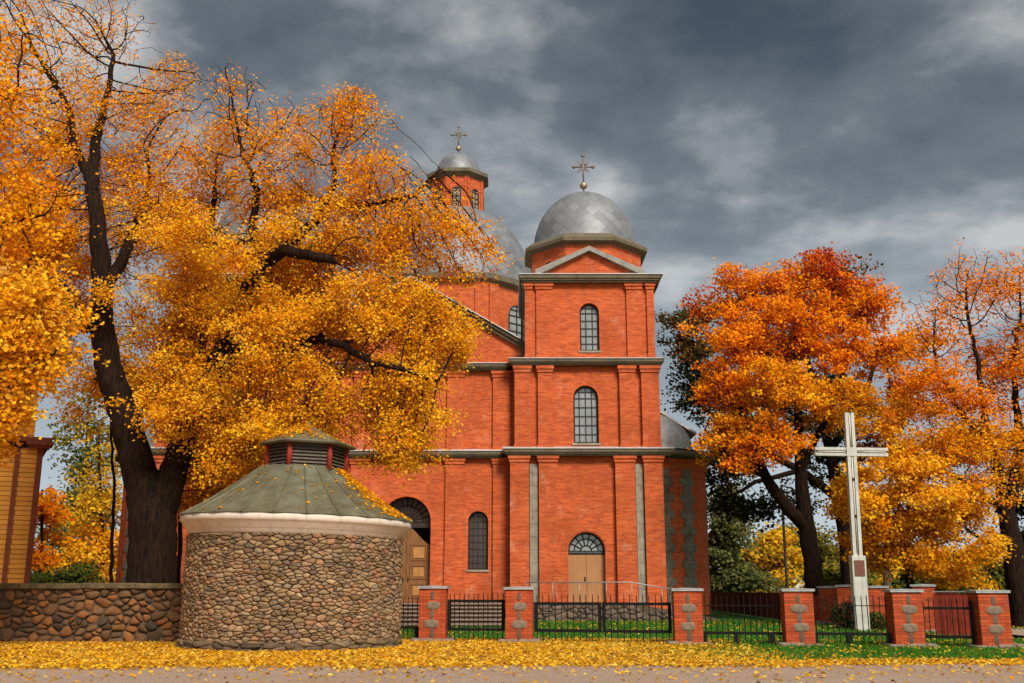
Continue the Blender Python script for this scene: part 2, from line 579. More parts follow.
# ------------------------------------------------------------------ stones: relaxed cells turned into bulging stones
def voronoi_cells(wd, ht, cellw, cellh, relax=2, seed=1, extra=0.0):
    rs = random.Random(seed)
    asp = cellw / cellh
    nx, ny = max(1, int(wd / cellw)), max(1, int(ht / cellh))
    H = ht * asp
    pts = []
    for j in range(ny):
        for i in range(nx):
            if rs.random() < 0.10:
                continue
            pts.append([(i + 0.5 * (j % 2) + rs.uniform(-.05, 1.05)) * wd / nx % wd, (j + rs.uniform(-.05, 1.05)) * H / ny])
    for _ in range(int(len(pts) * extra)):          # small stones wedged in between
        pts.append([rs.uniform(0, wd), rs.uniform(0, H)])
    R = cellw * 2.6

    def cells(pts):
        grid = {}
        ext = []
        for k, (x, y) in enumerate(pts):
            ext.append((x, y, k))
        for x, y, k in ext:
            grid.setdefault((int(x // R), int(y // R)), []).append((x, y, k))
        out = []
        for x, y, k in ext:
            poly = [(max(0, x - R), max(0, y - R)), (min(wd, x + R), max(0, y - R)), (min(wd, x + R), min(H, y + R)), (max(0, x - R), min(H, y + R))]
            gx, gy = int(x // R), int(y // R)
            for a in (gx - 1, gx, gx + 1):
                for b in (gy - 1, gy, gy + 1):
                    for (qx, qy, qk) in grid.get((a, b), ()):
                        if qk == k:
                            continue
                        mx_, my_ = (x + qx) / 2, (y + qy) / 2
                        nx_, ny_ = qx - x, qy - y
                        c = nx_ * mx_ + ny_ * my_
                        new = []
                        m = len(poly)
                        ds = [nx_ * p[0] + ny_ * p[1] - c for p in poly]
                        if max(ds) <= 0:
                            continue
                        for i in range(m):
                            d0, d1 = ds[i], ds[(i + 1) % m]
                            p0, p1 = poly[i], poly[(i + 1) % m]
                            if d0 <= 0:
                                new.append(p0)
                            if (d0 < 0) != (d1 < 0) and abs(d0 - d1) > 1e-12:
                                u = d0 / (d0 - d1)
                                new.append((p0[0] + u * (p1[0] - p0[0]), p0[1] + u * (p1[1] - p0[1])))
                        poly = new
                        if len(poly) < 3:
                            break
                    if len(poly) < 3:
                        break
                if len(poly) < 3:
                    break
            out.append(poly)
        return out

    cs = cells(pts)
    for _ in range(relax):
        for k, poly in enumerate(cs):
            if len(poly) >= 3:
                pts[k][0] += 0.6 * (sum(p[0] for p in poly) / len(poly) - pts[k][0])
                pts[k][1] += 0.6 * (sum(p[1] for p in poly) / len(poly) - pts[k][1])
        cs = cells(pts)
    return [[(p[0], p[1] / asp) for p in poly] for poly in cs if len(poly) >= 3]


def add_stones(mb, cells, surf, gap=0.02, bulge=0.06, seed=3, rnd=.16, top=None):
    """surf(u, v, h) -> world point; h is height above the wall face"""
    rs = random.Random(seed)
    for poly in cells:
        cx = sum(p[0] for p in poly) / len(poly)
        cy = sum(p[1] for p in poly) / len(poly)
        # round the corners by subdividing
        q = []
        m = len(poly)
        for i in range(m):
            a, b = poly[i], poly[(i + 1) % m]
            L = math.hypot(b[0] - a[0], b[1] - a[1])
            if L < 0.02:
                continue
            q.append((a[0] * (1 - rnd) + b[0] * rnd, a[1] * (1 - rnd) + b[1] * rnd))
            q.append((a[0] * rnd + b[0] * (1 - rnd), a[1] * rnd + b[1] * (1 - rnd)))
        if len(q) < 4 or (top is not None and max(p[1] for p in q) > top and cy > top - .04):
            continue
        size = max(0.05, sum(math.hypot(p[0] - cx, p[1] - cy) for p in q) / len(q))
        k0 = max(0.45, 1 - gap / size)
        hgt = bulge * rs.uniform(0.5, 1.35)
        tx, ty = rs.uniform(-.6, .6), rs.uniform(-.7, .5)
        v = []
        rings = ((k0, -0.03), (k0 * 0.97, hgt * 0.6), (k0 * 0.80, hgt * 0.95))
        for kk, h in rings:
            for (x, y) in q:
                j = 1 + rs.uniform(-.05, .05)
                dx, dy = (x - cx) * kk * j, (y - cy) * kk * j
                hh = h + (dx * tx + dy * ty) * 0.5 * (h > 0)
                v.append(surf(cx + dx, cy + dy, hh))
        v.append(surf(cx, cy, hgt))
        n = len(q)
        f = []
        for r in range(2):
            for i in range(n):
                j = (i + 1) % n
                f.append((r * n + i, r * n + j, (r + 1) * n + j, (r + 1) * n + i))
        for i in range(n):
            f.append((2 * n + i, 2 * n + (i + 1) % n, 3 * n))
        mb.add(v, f, True)


# ------------------------------------------------------------------ ground, road
def ground_sheet():
    xs = list(np.linspace(-60, 60, 61))
    xs = [-700, -300, -140] + xs + [140, 300, 700]
    ys = [-200, -60, -20, 0, 10] + list(np.linspace(14, 100, 87)) + [130, 180, 260, 420, 900]
    mb = MB()
    v = []
    for y in ys:
        for x in xs:
            z = ground_z(y)
            if 22.5 < y < 100 and abs(x) < 61:
                z += 0.03 * math.sin(x * 1.7 + y) * math.sin(y * 1.3 + x * 0.6) * min(1, max(0, (y - 22.5) / 3))
            v.append((x, y, z))
    n = len(xs)
    f = [(j * n + i, j * n + i + 1, (j + 1) * n + i + 1, (j + 1) * n + i) for j in range(len(ys) - 1) for i in range(n - 1)]
    mb.add(v, f, True)
    return tag(mb.build('ground', M['ground']), kind='structure')


ground_sheet()


def wavy_strip(name, xs, near, far, z, m):
    mb = MB()
    v = []
    for x in xs:
        v.append((x, near(x), z))
        v.append((x, far(x), z))
    mb.add(v, [(2 * i, 2 * i + 2, 2 * i + 3, 2 * i + 1) for i in range(len(xs) - 1)])
    return tag(mb.build(name, m), kind='structure')


def road_edge(x):
    return 23.2 + 0.22 * math.sin(x * 0.9) + 0.12 * math.sin(x * 2.7 + 1) + 0.05 * x


wavy_strip('road', np.linspace(-90, 90, 361), lambda x: 6.0, road_edge, 0.008, M['road'])
wavy_strip('path', np.linspace(16.5, 60, 60), lambda x: 35.2 + 0.3 * math.sin(x), lambda x: 41 + 0.25 * math.sin(x * 1.4), 0.125, M['road'])

# ------------------------------------------------------------------ fieldstone hut
HC = (-6.42, 31.95)
HR = 3.2
HUT_AT = (-6.22, 30.9, 0)
HUT_S = (.945, .945, .983)


def hut():
    root = thing('stone_hut', (HC[0], HC[1], 0), 'round fieldstone hut with green-grey conical metal roof and white cornice', 'hut')
    mb = MB()
    mb.lathe([(HR - 0.02, 0), (HR - 0.02, 3.2)], 64, c=HC)
    core = mb.build('wall', M['mortar'], root)

    def surf(u, v, h):
        a = -math.pi + u / HR
        r = HR + h
        return (HC[0] + r * math.cos(a), HC[1] + r * math.sin(a), v + 0.24)

    mb = MB()
    cells = voronoi_cells(HR * math.pi, 2.86, 0.235, 0.105, 0, seed=4, extra=.30)
    add_stones(mb, cells, surf, 0.011, 0.05, rnd=.11)
    mb.build('stonework', M['hutstone'], root, core)
    # ledge of bigger stones at the foot
    mb = MB()
    mb.lathe([(HR + 0.06, -0.05), (HR + 0.05, 0.24), (HR - 0.05, 0.26)], 64, c=HC)
    pl = mb.build('plinth', M['mortar'], root)
    mb = MB()

    def surf2(u, v, h):
        a = -math.pi + u / HR
        r = HR + 0.05 + h
        return (HC[0] + r * math.cos(a), HC[1] + r * math.sin(a), v)
    add_stones(mb, voronoi_cells(HR * math.pi, 0.27, 0.46, 0.13, 0, seed=9, extra=.3), surf2, 0.016, 0.06)
    mb.build('stonework', M['ledgestone'], root, pl)

    # roof, cornice and lantern have settled slightly to one side
    tiltm = Matrix.Translation(Vector((HC[0], HC[1], 3.4))) @ Matrix.Rotation(math.radians(1.3), 4, 'Y') @ Matrix.Translation(Vector((-HC[0], -HC[1], -3.4)))
    mb = MB()
    mb.M = tiltm
    mb.lathe([(3.15, 3.06), (3.25, 3.09), (3.26, 3.22), (3.33, 3.26), (3.35, 3.33), (3.43, 3.40), (3.47, 3.44), (3.47, 3.58), (3.40, 3.60)], 64, c=HC)
    mb.build('cornice', M['plaster'], root)
    mb = MB()
    mb.M = tiltm
    n = 24
    prof = [(3.46, 3.585), (3.52, 3.60), (2.75, 4.05), (2.0, 4.55), (1.22, 5.12)]
    mb.lathe(prof, n, c=HC, smooth=False)
    roof = mb.build('roof', M['roofmetal'], root)
    mb = MB()
    mb.M = tiltm
    for i in range(n):
        a = 2 * math.pi * i / n
        for (r0, z0), (r1, z1) in zip(prof[1:], prof[2:]):
            mb.tube([(HC[0] + r0 * math.cos(a), HC[1] + r0 * math.sin(a), z0 + .015), (HC[0] + r1 * math.cos(a), HC[1] + r1 * math.sin(a), z1 + .015)], 0.022, 4)
    mb.build('seam', M['roofmetal'], root, roof)

    # lantern: octagonal, louvres between red posts
    rl = 1.20
    z0, z1 = 5.02, 5.80
    a0 = math.radians(-105)
    LC = (HC[0] + .15, HC[1])
    mb = MB()
    mb.M = tiltm
    mb.lathe([(rl - 0.22, z0), (rl - 0.22, z1)], 6, a0, LC, False)
    mb.lathe([(rl + 0.08, z0 - .02), (rl + 0.06, z0 + 0.05), (rl - 0.25, z0 + 0.06)], 6, a0, LC, False)
    lan = mb.build('lantern', M['dark'], root)
    cor = [(LC[0] + rl * math.cos(a0 + i * math.pi / 3), LC[1] + rl * math.sin(a0 + i * math.pi / 3)) for i in range(6)]
    for i in range(6):
        mb = MB()
        mb.M = tiltm
        x, y = cor[i]
        mb.tube([(x, y, z0), (x, y, z1)], 0.085, 6)
        mb.build('post', M['redpost'], root, lan)
        mb = MB()
        mb.M = tiltm
        (xa, ya), (xb, yb) = cor[i], cor[(i + 1) % 6]
        mxx, myy = (xa + xb) / 2 - LC[0], (ya + yb) / 2 - LC[1]
        l = math.hypot(mxx, myy)
        ox, oy = mxx / l, myy / l
        for k in range(7):
            z = z0 + 0.07 + k * 0.10
            # a slanted slat
            mb.add([(xa - ox * .10, ya - oy * .10, z + .075), (xb - ox * .10, yb - oy * .10, z + .075), (xb, yb, z), (xa, ya, z),
                    (xa - ox * .10, ya - oy * .10, z + .093), (xb - ox * .10, yb - oy * .10, z + .093), (xb, yb, z + .022), (xa, ya, z + .022)],
                   [(0, 1, 2, 3), (7, 6, 5, 4), (3, 2, 6, 7), (0, 4, 5, 1)])
        mb.build('louvre', M['louver'], root, lan)
    mb = MB()
    mb.M = tiltm
    mb.lathe([(rl - .1, 5.76), (1.48, 5.76), (1.52, 5.805), (1.0, 6.02), (0.45, 6.26), (0.05, 6.42), (0.0, 6.43)], 6, a0, LC, False)
    mb.tube([(LC[0], LC[1], 6.36), (LC[0], LC[1], 6.52)], [0.07, 0.02], 6)
    mb.build('lantern_roof', M['roofmetal'], root)
    root.location = HUT_AT
    root.scale = HUT_S
    return tiltm, prof


HUT_M, HUT_PROF = hut()

# ------------------------------------------------------------------ fieldstone wall
def stone_wall():
    x0, x1, y0, y1 = -24.0, -8.85, 32.55, 33.05
    root = thing('fieldstone_wall', ((x0 + x1) / 2, y0, 0), 'low wall of reddish fieldstones with mossy concrete coping left of the hut', 'wall')
    mb = MB()
    mb.box(x0, x1, y0 + 0.02, y1, -0.1, 1.60)
    core = mb.build('wall_core', M['mortar'], root)
    mb = MB()
    cells = voronoi_cells(x1 - x0, 1.62, 0.40, 0.27, 0, seed=21, extra=.8)
    add_stones(mb, cells, lambda u, v, h: (x0 + u, y0 + 0.02 - h, v - 0.02), 0.022, 0.085, rnd=.24)
    mb.build('stonework', M['wallstone'], root, core)
    mb = MB()
    x = x0
    rs = random.Random(5)
    while x < x1 - 0.1:
        L = min(rs.uniform(1.4, 2.2), x1 - x)
        mb.cbox(x + .006, x + L - .006, y0 - 0.13, y1 + 0.1, 1.601 + rs.uniform(0, .01), 1.76 + rs.uniform(-.012, .012), 0.025)
        x += L
    mb.build('coping', M['coping'], root)


stone_wall()

# ------------------------------------------------------------------ church
CH = thing('brick_church', (-5.2, 52.0, 0.4), 'red brick church with grey metal domes, arched windows and two front towers', 'church')


def window(parent, cx, y, zb, zs, r, cols, rows, glass='glass', fan=0, Mx=None, bar=0.045, t=0.06, name='window', from_z=None):
    """arched frame with muntins; pane is a sub-part. fan>0: radial bars above the springing line"""
    mb = MB()
    mb.M = Mx
    n = 16
    arc = [(cx + (r - .005) * math.cos(math.pi - math.pi * i / n), zs + (r - .005) * math.sin(math.pi * i / n)) for i in range(n + 1)]
    fr = 0.09
    inn = [(cx + (r - fr) * math.cos(math.pi - math.pi * i / n), zs + (r - fr) * math.sin(math.pi * i / n)) for i in range(n + 1)]
    out = [(cx - r + .005, zb)] + arc + [(cx + r - .005, zb)]
    ins = [(cx - r + fr, zb)] + inn + [(cx + r - fr, zb)]
    for i in range(len(out) - 1):
        a, b, c, d = out[i], out[i + 1], ins[i + 1], ins[i]
        mb.quad((a[0], y - t, a[1]), (b[0], y - t, b[1]), (c[0], y - t, c[1]), (d[0], y - t, d[1]))
        mb.quad((d[0], y - t, d[1]), (c[0], y - t, c[1]), (c[0], y, c[1]), (d[0], y, d[1]))
    mb.box(cx - r + fr, cx + r - fr, y - t, y, zb + .002, zb + fr)
    for i in range(1, cols):
        x = cx - r + 2 * r * i / cols
        zt = zs + (math.sqrt(max(0, (r - fr) ** 2 - (x - cx) ** 2)) if not fan else 0)
        mb.box(x - bar / 2, x + bar / 2, y - t * .8, y - .005, zb + fr, zt)
    top = zs if fan else zs + r
    for j in range(1, rows + 1):
        z = zb + (zs - zb) * j / rows
        hw = r - fr + 0.01
        mb.box(cx - hw, cx + hw, y - t * .7, y - .006, z - bar / 2, z + bar / 2)
    if not fan and rows > 2:
        z = zs + r * 0.52
        hw = math.sqrt((r - fr) ** 2 - (z - zs) ** 2)
        mb.box(cx - hw, cx + hw, y - t * .7, y - .006, z - bar / 2, z + bar / 2)
    if fan:
        for k in range(1, fan):
            a = math.pi * k / fan
            r0, r1 = r * 0.30, r - fr + .01
            p, q = (cx + r0 * math.cos(a), zs + r0 * math.sin(a)), (cx + r1 * math.cos(a), zs + r1 * math.sin(a))
            mb.tube([(p[0], y - t * .4, p[1]), (q[0], y - t * .4, q[1])], bar * .6, 4)
        for rr in (0.30, 0.66):
            pts = [(cx + rr * r * math.cos(math.pi * k / 12), y - t * .45, zs + rr * r * math.sin(math.pi * k / 12)) for k in range(13)]
            mb.tube(pts, bar * .6, 4)
    fo = mb.build(name, M['darkframe'], CH)
    mb = MB()
    mb.M = Mx
    mb.add([(p[0], y - .002, p[1]) for p in out], [tuple(range(len(out)))])
    mb.build('pane', M[glass], CH, fo)
    return fo


def pilaster(x0, x1, y, proj, z0, z1, m='brick', base=True):
    mb = MB()
    mb.box(x0, x1, y - proj, y + .05, z0, z1 - 0.34, skip=('+y',))
    mb.box(x0 - .04, x1 + .04, y - proj - .05, y + .05, z1 - 0.34, z1 - 0.17, skip=('+y',))
    mb.box(x0 - .09, x1 + .09, y - proj - .10, y + .05, z1 - 0.168, z1, skip=('+y',))
    if base:
        mb.box(x0 - .05, x1 + .05, y - proj - .05, y + .05, z0 - .3, z0, skip=('+y',))
    return mb.build('pilaster', M[m], CH)


def cornice(x0, x1, y0, y1, z0, z1, flash=True):
    """stone band made of slabs, with a pale metal flashing on top"""
    mb = MB()
    h = z1 - z0
    mb.box(x0 + .14, x1 - .14, y0 + .14, y1, z0, z0 + h * .25)
    mb.box(x0 + .06, x1 - .06, y0 + .06, y1, z0 + h * .25, z0 + h * .5)
    L = x1 - x0
    n = max(1, round(L / 0.75))
    for i in range(n):
        mb.box(x0 + L * i / n + .004, x0 + L * (i + 1) / n - .004, y0, y1 - .01, z0 + h * .5, z1)
    c = mb.build('cornice', M['cornice'], CH)
    if flash:
        mb = MB()
        mb.box(x0 - .04, x1 + .04, y0 - .05, y1 - .02, z1 + .002, z1 + .035)
        mb.add([(x0 - .04, y0 - .05, z1 + .036), (x1 + .04, y0 - .05, z1 + .036), (x1 + .04, y1, z1 + .20), (x0 - .04, y1, z1 + .20)], [(0, 1, 2, 3)])
        mb.build('flashing', M['flashing'], CH, c)
    return c


def dome_cross(cx, cy, z, s, ball=True):
    mb = MB()
    mb.tube([(cx, cy, z - .2), (cx, cy, z + .55 * s)], [0.06 * s, .03 * s], 8)
    mb.tube([(cx, cy, z + .5 * s), (cx, cy, z + 1.95 * s)], .045 * s, 6)
    za = z + 1.40 * s
    mb.tube([(cx - .47 * s, cy, za), (cx + .47 * s, cy, za)], .045 * s, 6)
    for dx, dz in ((-.47, 1.40), (.47, 1.40), (0, 1.98)):
        pts = [(cx + dx * s, cy, z + dz * s - .09 * s), (cx + dx * s, cy, z + dz * s), (cx + dx * s, cy, z + dz * s + .09 * s)]
        mb.tube(pts, [.03 * s, .11 * s, .03 * s], 8)
    for k in range(4):      # scrollwork rays in the crossing
        a = math.pi / 4 + k * math.pi / 2
        mb.tube([(cx + .1 * s * math.cos(a), cy, za + .1 * s * math.sin(a)), (cx + .42 * s * math.cos(a), cy, za + .42 * s * math.sin(a))], [.05 * s, .015 * s], 5)
    pts = [(cx + .19 * s * math.cos(2 * math.pi * k / 16), cy, za + .19 * s * math.sin(2 * math.pi * k / 16)) for k in range(17)]
    mb.tube(pts, .025 * s, 5)
    c = mb.build('cross', M['crossmetal'], CH)
    mb = MB()
    zb = z + .42 * s
    mb.lathe([(.01, zb - .19 * s)] + [(.19 * s * math.sin(math.pi * k / 10), zb - .19 * s * math.cos(math.pi * k / 10)) for k in range(1, 10)] + [(.01, zb + .19 * s)], 16, c=(cx, cy))
    mb.build('ball', M['gold'], CH, c)


def dome_prof(r, z0, h, n=14, rtop=0.02, p=1.0):
    return [(max(rtop, r * math.cos(math.pi / 2 * k / n) ** p), z0 + h * math.sin(math.pi / 2 * k / n)) for k in range(n + 1)]


def oct_a0():
    return math.pi / 8


def tower(dx):
    TY = 52.0
    X = lambda x: x + dx
    # --- lower storey
    mb = MB()
    xl, xr = X(0.0), X(7.32)
    mb.arch_panel(xl, xr, 0.95, 8.0, TY, X(3.63), 0.90, 0.955, 3.38, 0.45)
    mb.quad((xr, TY, .3), (xr, 59.2, .3), (xr, 59.2, 8.0), (xr, TY, 8.0))
    mb.quad((xl, 59.2, .3), (xl, TY, .3), (xl, TY, 8.0), (xl, 59.2, 8.0))
    mb.box(xl, xr, TY - .002, TY + .05, .3, .95)
    # brick hood round the arch
    arcp = [(X(3.63) + rr * math.cos(math.pi - math.pi * i / 14), 3.38 + rr * math.sin(math.pi * i / 14)) for rr in (0.95, 1.22) for i in range(15)]
    for i in range(14):
        a, b, c, d = arcp[i], arcp[i + 1], arcp[i + 16], arcp[i + 15]
        mb.quad((a[0], TY - .03, a[1]), (b[0], TY - .03, b[1]), (c[0], TY - .03, c[1]), (d[0], TY - .03, d[1]))
        mb.quad((d[0], TY - .03, d[1]), (c[0], TY - .03, c[1]), (c[0], TY, c[1]), (d[0], TY, d[1]))
    mb.build('tower_wall', M['brick'], CH)
    for a, b in ((-.10, .83), (1.32, 2.22), (5.08, 6.05), (6.49, 7.42)):
        pilaster(X(a), X(b), TY, 0.30, .95, 8.0)
    for a, b in ((.87, 1.28), (6.09, 6.45)):
        mb = MB()
        z = .95
        while z < 7.55:
            mb.box(X(a), X(b), TY - .10, TY + .02, z + .006, min(z + .62, 7.6) - .006, skip=('+y',))
            z += .62
        mb.build('stone_strip', M['concrete'], CH)
    cornice(X(-.42), X(7.98), TY - .55, TY + .2, 7.98, 8.30)
    # door with a fan light
    window(CH, X(3.63), TY + .40, 3.22, 3.38, 0.90, 1, 1, 'glass', 7, name='fanlight', bar=.05)
    mb = MB()
    mb.box(X(2.735), X(3.622), TY + .36, TY + .44, .96, 3.2)
    mb.box(X(3.638), X(4.525), TY + .36, TY + .44, .96, 3.2)
    for k in (1, 2, 3):
        for xo in (2.735, 3.638):
            xx = X(xo) + .2218 * k
            mb.box(xx - .008, xx + .008, TY + .352, TY + .3595, .97, 3.19)
    d = mb.build('door', M['tan'], CH)
    mb = MB()
    mb.tube([(X(3.55), TY + .33, 1.95), (X(3.55), TY + .33, 2.15)], .03, 6)
    mb.build('handle', M['iron'], CH, d)
    # --- middle storey
    mb = MB()
    xl, xr = X(.20), X(7.33)
    TM = TY + .10
    mb.arch_panel(xl, xr, 8.3, 12.55, TM, X(3.71), 0.63, 8.66, 10.95, 0.32)
    mb.quad((xr, TM, 8.3), (xr, 59.1, 8.3), (xr, 59.1, 12.55), (xr, TM, 12.55))
    mb.quad((xl, 59.1, 8.3), (xl, TM, 8.3), (xl, TM, 12.55), (xl, 59.1, 12.55))
    mb.build('tower_wall', M['brick'], CH)
    for a, b in ((.13, .92), (1.30, 2.02), (5.40, 6.18), (6.50, 7.40)):
        pilaster(X(a), X(b), TM, 0.25, 8.55, 12.55)
    cornice(X(-.15), X(7.65), TM - .5, TM + .2, 12.56, 12.87)
    window(CH, X(3.71), TM + .28, 8.66, 10.95, 0.63, 4, 5)
    mb = MB()
    mb.box(X(3.0), X(4.42), TM - .06, TM + .2, 8.55, 8.655)
    mb.build('window_sill', M['concrete'], CH)
    # --- upper storey
    mb = MB()
    xl, xr = X(.72), X(7.25)
    TU = TY + .2
    mb.arch_panel(xl, xr, 12.85, 16.95, TU, X(3.97), 0.5, 13.4, 15.42, 0.3)
    mb.quad((xr, TU, 12.85), (xr, 59, 12.85), (xr, 59, 16.95), (xr, TU, 16.95))
    mb.quad((xl, 59, 12.85), (xl, TU, 12.85), (xl, TU, 16.95), (xl, 59, 16.95))
    mb.build('tower_wall', M['brick'], CH)
    for a, b in ((.66, 1.02), (1.24, 2.04), (5.88, 6.66), (6.92, 7.29)):
        pilaster(X(a), X(b), TU, 0.14, 13.1, 16.95)
    cornice(X(.40), X(7.62), TU - .45, TU + .2, 16.95, 17.33, False)
    for xa, xb in ((7.05, 7.62), (.40, .97)):       # the eaves turn along the sides
        mb = MB()
        mb.box(X(xa), X(xb), TU + .21, 59.3, 16.95, 17.33)
        mb.build('cornice', M['cornice'], CH)
    mb = MB()
    mb.box(X(.34), X(7.78), TU - .5, 59.3, 17.335, 17.37)
    mb.lathe([(4.9, 17.371), (3.0, 18.0)], 4, math.pi / 4, (X(4.0), 55.8), False)
    mb.build('tower_roof', M['flashing'], CH)
    window(CH, X(3.97), TU + .26, 13.4, 15.42, 0.5, 3, 5)
    mb = MB()
    mb.box(X(3.4), X(4.54), TU - .05, TU + .2, 13.3, 13.395)
    mb.build('window_sill', M['concrete'], CH)
    mb = MB()
    mb.tube([(X(.52), TU - .12, 13.0), (X(.52), TU - .12, 16.6), (X(.46), TU - .3, 16.93)], .07, 8)
    mb.build('downpipe', M['darkframe'], CH)
    # pediment
    mb = MB()
    cx = X(4.0)
    mb.prism([(cx - 2.55, 17.38), (cx + 2.55, 17.38), (cx, 18.62)], TU - .12, TU + .7)
    pd = mb.build('pediment', M['brick'], CH)
    mb = MB()
    for sg in (-1, 1):
        q = [(cx, 18.63), (cx, 18.88), (cx + sg * 2.8, 17.60), (cx + sg * 2.8, 17.385), (cx + sg * 2.55, 17.385)]
        if sg > 0:
            q = q[::-1]
        mb.prism(q, TU - .42, TU + .75)
    mb.build('pediment_cornice', M['gabletrim'], CH, pd)
    # octagonal drum
    oc = (X(4.05), 55.85)
    k = 1 / math.cos(math.pi / 8)
    mb = MB()
    mb.lathe([(2.95 * k, 17.4), (2.95 * k, 19.45)], 8, oct_a0(), oc, False)
    dr = mb.build('drum', M['brick'], CH)
    for j in range(8):                       # small round-headed openings in the diagonal faces
        if j % 2 == 0:
            continue
        Mx = Matrix.Translation(Vector((oc[0], oc[1], 0))) @ Matrix.Rotation(j * math.pi / 4, 4, 'Z')
        mb = MB()
        mb.M = Mx
        pts = [(-.28, 17.9)] + [(.28 * math.cos(math.pi - math.pi * i / 8), 18.35 + .28 * math.sin(math.pi * i / 8)) for i in range(9)] + [(.28, 17.9)]
        mb.prism([(p[0], p[1]) for p in pts][::-1], -2.965, -2.9)
        mb.build('opening', M['dark'], CH, dr)
    mb = MB()
    mb.lathe([(2.97 * k, 19.30), (3.05 * k, 19.36), (3.28 * k, 19.42), (3.31 * k, 19.44), (3.32 * k, 19.62), (3.28 * k, 19.65), (2.9 * k, 19.98)], 8, oct_a0(), oc, False)
    mb.build('drum_cornice', M['cornice'], CH)
    mb = MB()
    mb.lathe([(2.92, 19.8)] + dome_prof(2.86, 19.9, 3.38), 36, 0, oc, True, uvr=2.6)
    mb.build('dome', M['dome'], CH)
    dome_cross(oc[0], oc[1], 23.32, 1.15)


tower(0.0)
tower(-17.8)


def facade():
    FY = 52.75
    x0, x1 = -10.4, 0.0
    # lower storey: three panels, door in the middle, windows either side
    mb = MB()
    mb.arch_panel(-3.4, x1, .95, 8.0, FY, -1.68, .50, 2.5, 4.85, .40)
    mb.arch_panel(-7.2, -3.4, .95, 8.0, FY, -5.25, 1.22, .955, 4.85, .60)
    mb.arch_panel(x0, -7.2, .95, 8.0, FY, -8.82, .50, 2.5, 4.85, .40)
    mb.build('nave_wall', M['brick'], CH)
    for a, b in ((-.95, -.16), (-3.32, -2.42), (-8.08, -7.18), (-10.34, -9.55)):
        pilaster(a, b, FY, .16, .95, 8.0)
    cornice(x0 + .05, x1 - .45, FY - .45, FY + .2, 7.96, 8.28)
    window(CH, -1.68, FY + .36, 2.5, 4.85, .50, 4, 7, 'darkglass', bar=.03)
    window(CH, -8.82, FY + .36, 2.5, 4.85, .50, 4, 7, 'darkglass', bar=.03)
    for cx in (-1.68, -8.82):
        mb = MB()
        mb.box(cx - .56, cx + .56, FY - .06, FY + .3, 2.40, 2.495)
        mb.build('window_sill', M['concrete'], CH)
    # main door: fan light over two carved leaves
    window(CH, -5.25, FY + .56, 4.55, 4.85, 1.22, 1, 1, 'darkglass', 12, name='fanlight', bar=.05)
    for sg in (-1, 1):
        mb = MB()
        xa, xb = (-6.465, -5.26) if sg < 0 else (-5.24, -4.035)
        yb = FY + .5
        crest = [(xa, .96), (xb, .96)]
        m = 10
        top = []
        for i in range(m + 1):
            u = i / m
            x = xb + (xa - xb) * u
            uu = abs((x + 5.25) / 1.215)
            top.append((x, 3.75 + .85 * (0.5 + 0.5 * math.cos(math.pi * min(1, uu * 1.0)))))
        mb.prism(crest + top, yb, yb + .09)
        leaf = mb.build('door', M['door'], CH)
        cx = (xa + xb) / 2
        mb = MB()
        for (za, zb) in ((1.15, 1.85), (2.05, 2.75), (2.95, 3.75)):
            mb.box(cx - .42, cx + .42, yb - .035, yb - .001, za, za + .07)
            mb.box(cx - .42, cx + .42, yb - .035, yb - .001, zb - .07, zb)
            mb.box(cx - .42, cx - .35, yb - .034, yb - .001, za + .071, zb - .071)
            mb.box(cx + .35, cx + .42, yb - .034, yb - .001, za + .071, zb - .071)
        mb.build('panel_moulding', M['door'], CH, leaf)
        for (za, zb) in ((1.28, 1.72), (2.18, 2.62), (3.08, 3.6)):
            mb = MB()
            mb.cbox(cx - .27, cx + .27, yb - .03, yb - .001, za, zb, .01)
            mb.build('panel', M['doorlight'], CH, leaf)
        mb = MB()
        hx = -5.25 + sg * .12
        mb.tube([(hx, yb - .06, 1.95), (hx, yb - .07, 2.05), (hx, yb - .06, 2.15)], .025, 6)
        mb.build('handle', M['iron'], CH, leaf)
    # middle storey
    mb = MB()
    mb.box(x0, .22, FY + .05, FY + .5, 8.2, 12.5)
    mb.build('nave_wall', M['brick'], CH)
    for a, b in ((-.97, -.12), (-3.3, -2.45), (-8.05, -7.2), (-10.3, -9.5)):
        pilaster(a, b, FY + .05, .16, 8.5, 12.45)
    cornice(x0 + .05, -.17, FY - .38, FY + .3, 12.46, 12.78)
    # gable with raking cornice
    mb = MB()
    ax, az = -5.27, 17.0
    k = 0.585
    hw = (az - 12.8) / k
    mb.prism([(ax - hw, 12.8), (ax + hw, 12.8), (ax, az)], FY + .06, FY + .5)
    gb = mb.build('gable', M['brick'], CH)
    mb = MB()
    for sg in (-1, 1):
        e = 6.15
        for (o0, o1, yf) in ((0.0, .20, FY - .16), (.202, .38, FY - .30)):
            q = [(ax, az + o0), (ax, az + o1), (ax + sg * e, az + o1 - k * e), (ax + sg * e, az + o0 - k * e)]
            mb.prism(q[::-1] if sg > 0 else q, yf, FY + .55)
    mb.build('gable_cornice', M['cornice'], CH, gb)
    mb = MB()
    for sg in (-1, 1):
        e = 6.2
        q = [(ax, az + .385), (ax, az + .43), (ax + sg * e, az + .43 - k * e), (ax + sg * e, az + .385 - k * e)]
        mb.prism(q[::-1] if sg > 0 else q, FY - .42, 73)
    mb.build('nave_roof', M['flashing'], CH)


facade()


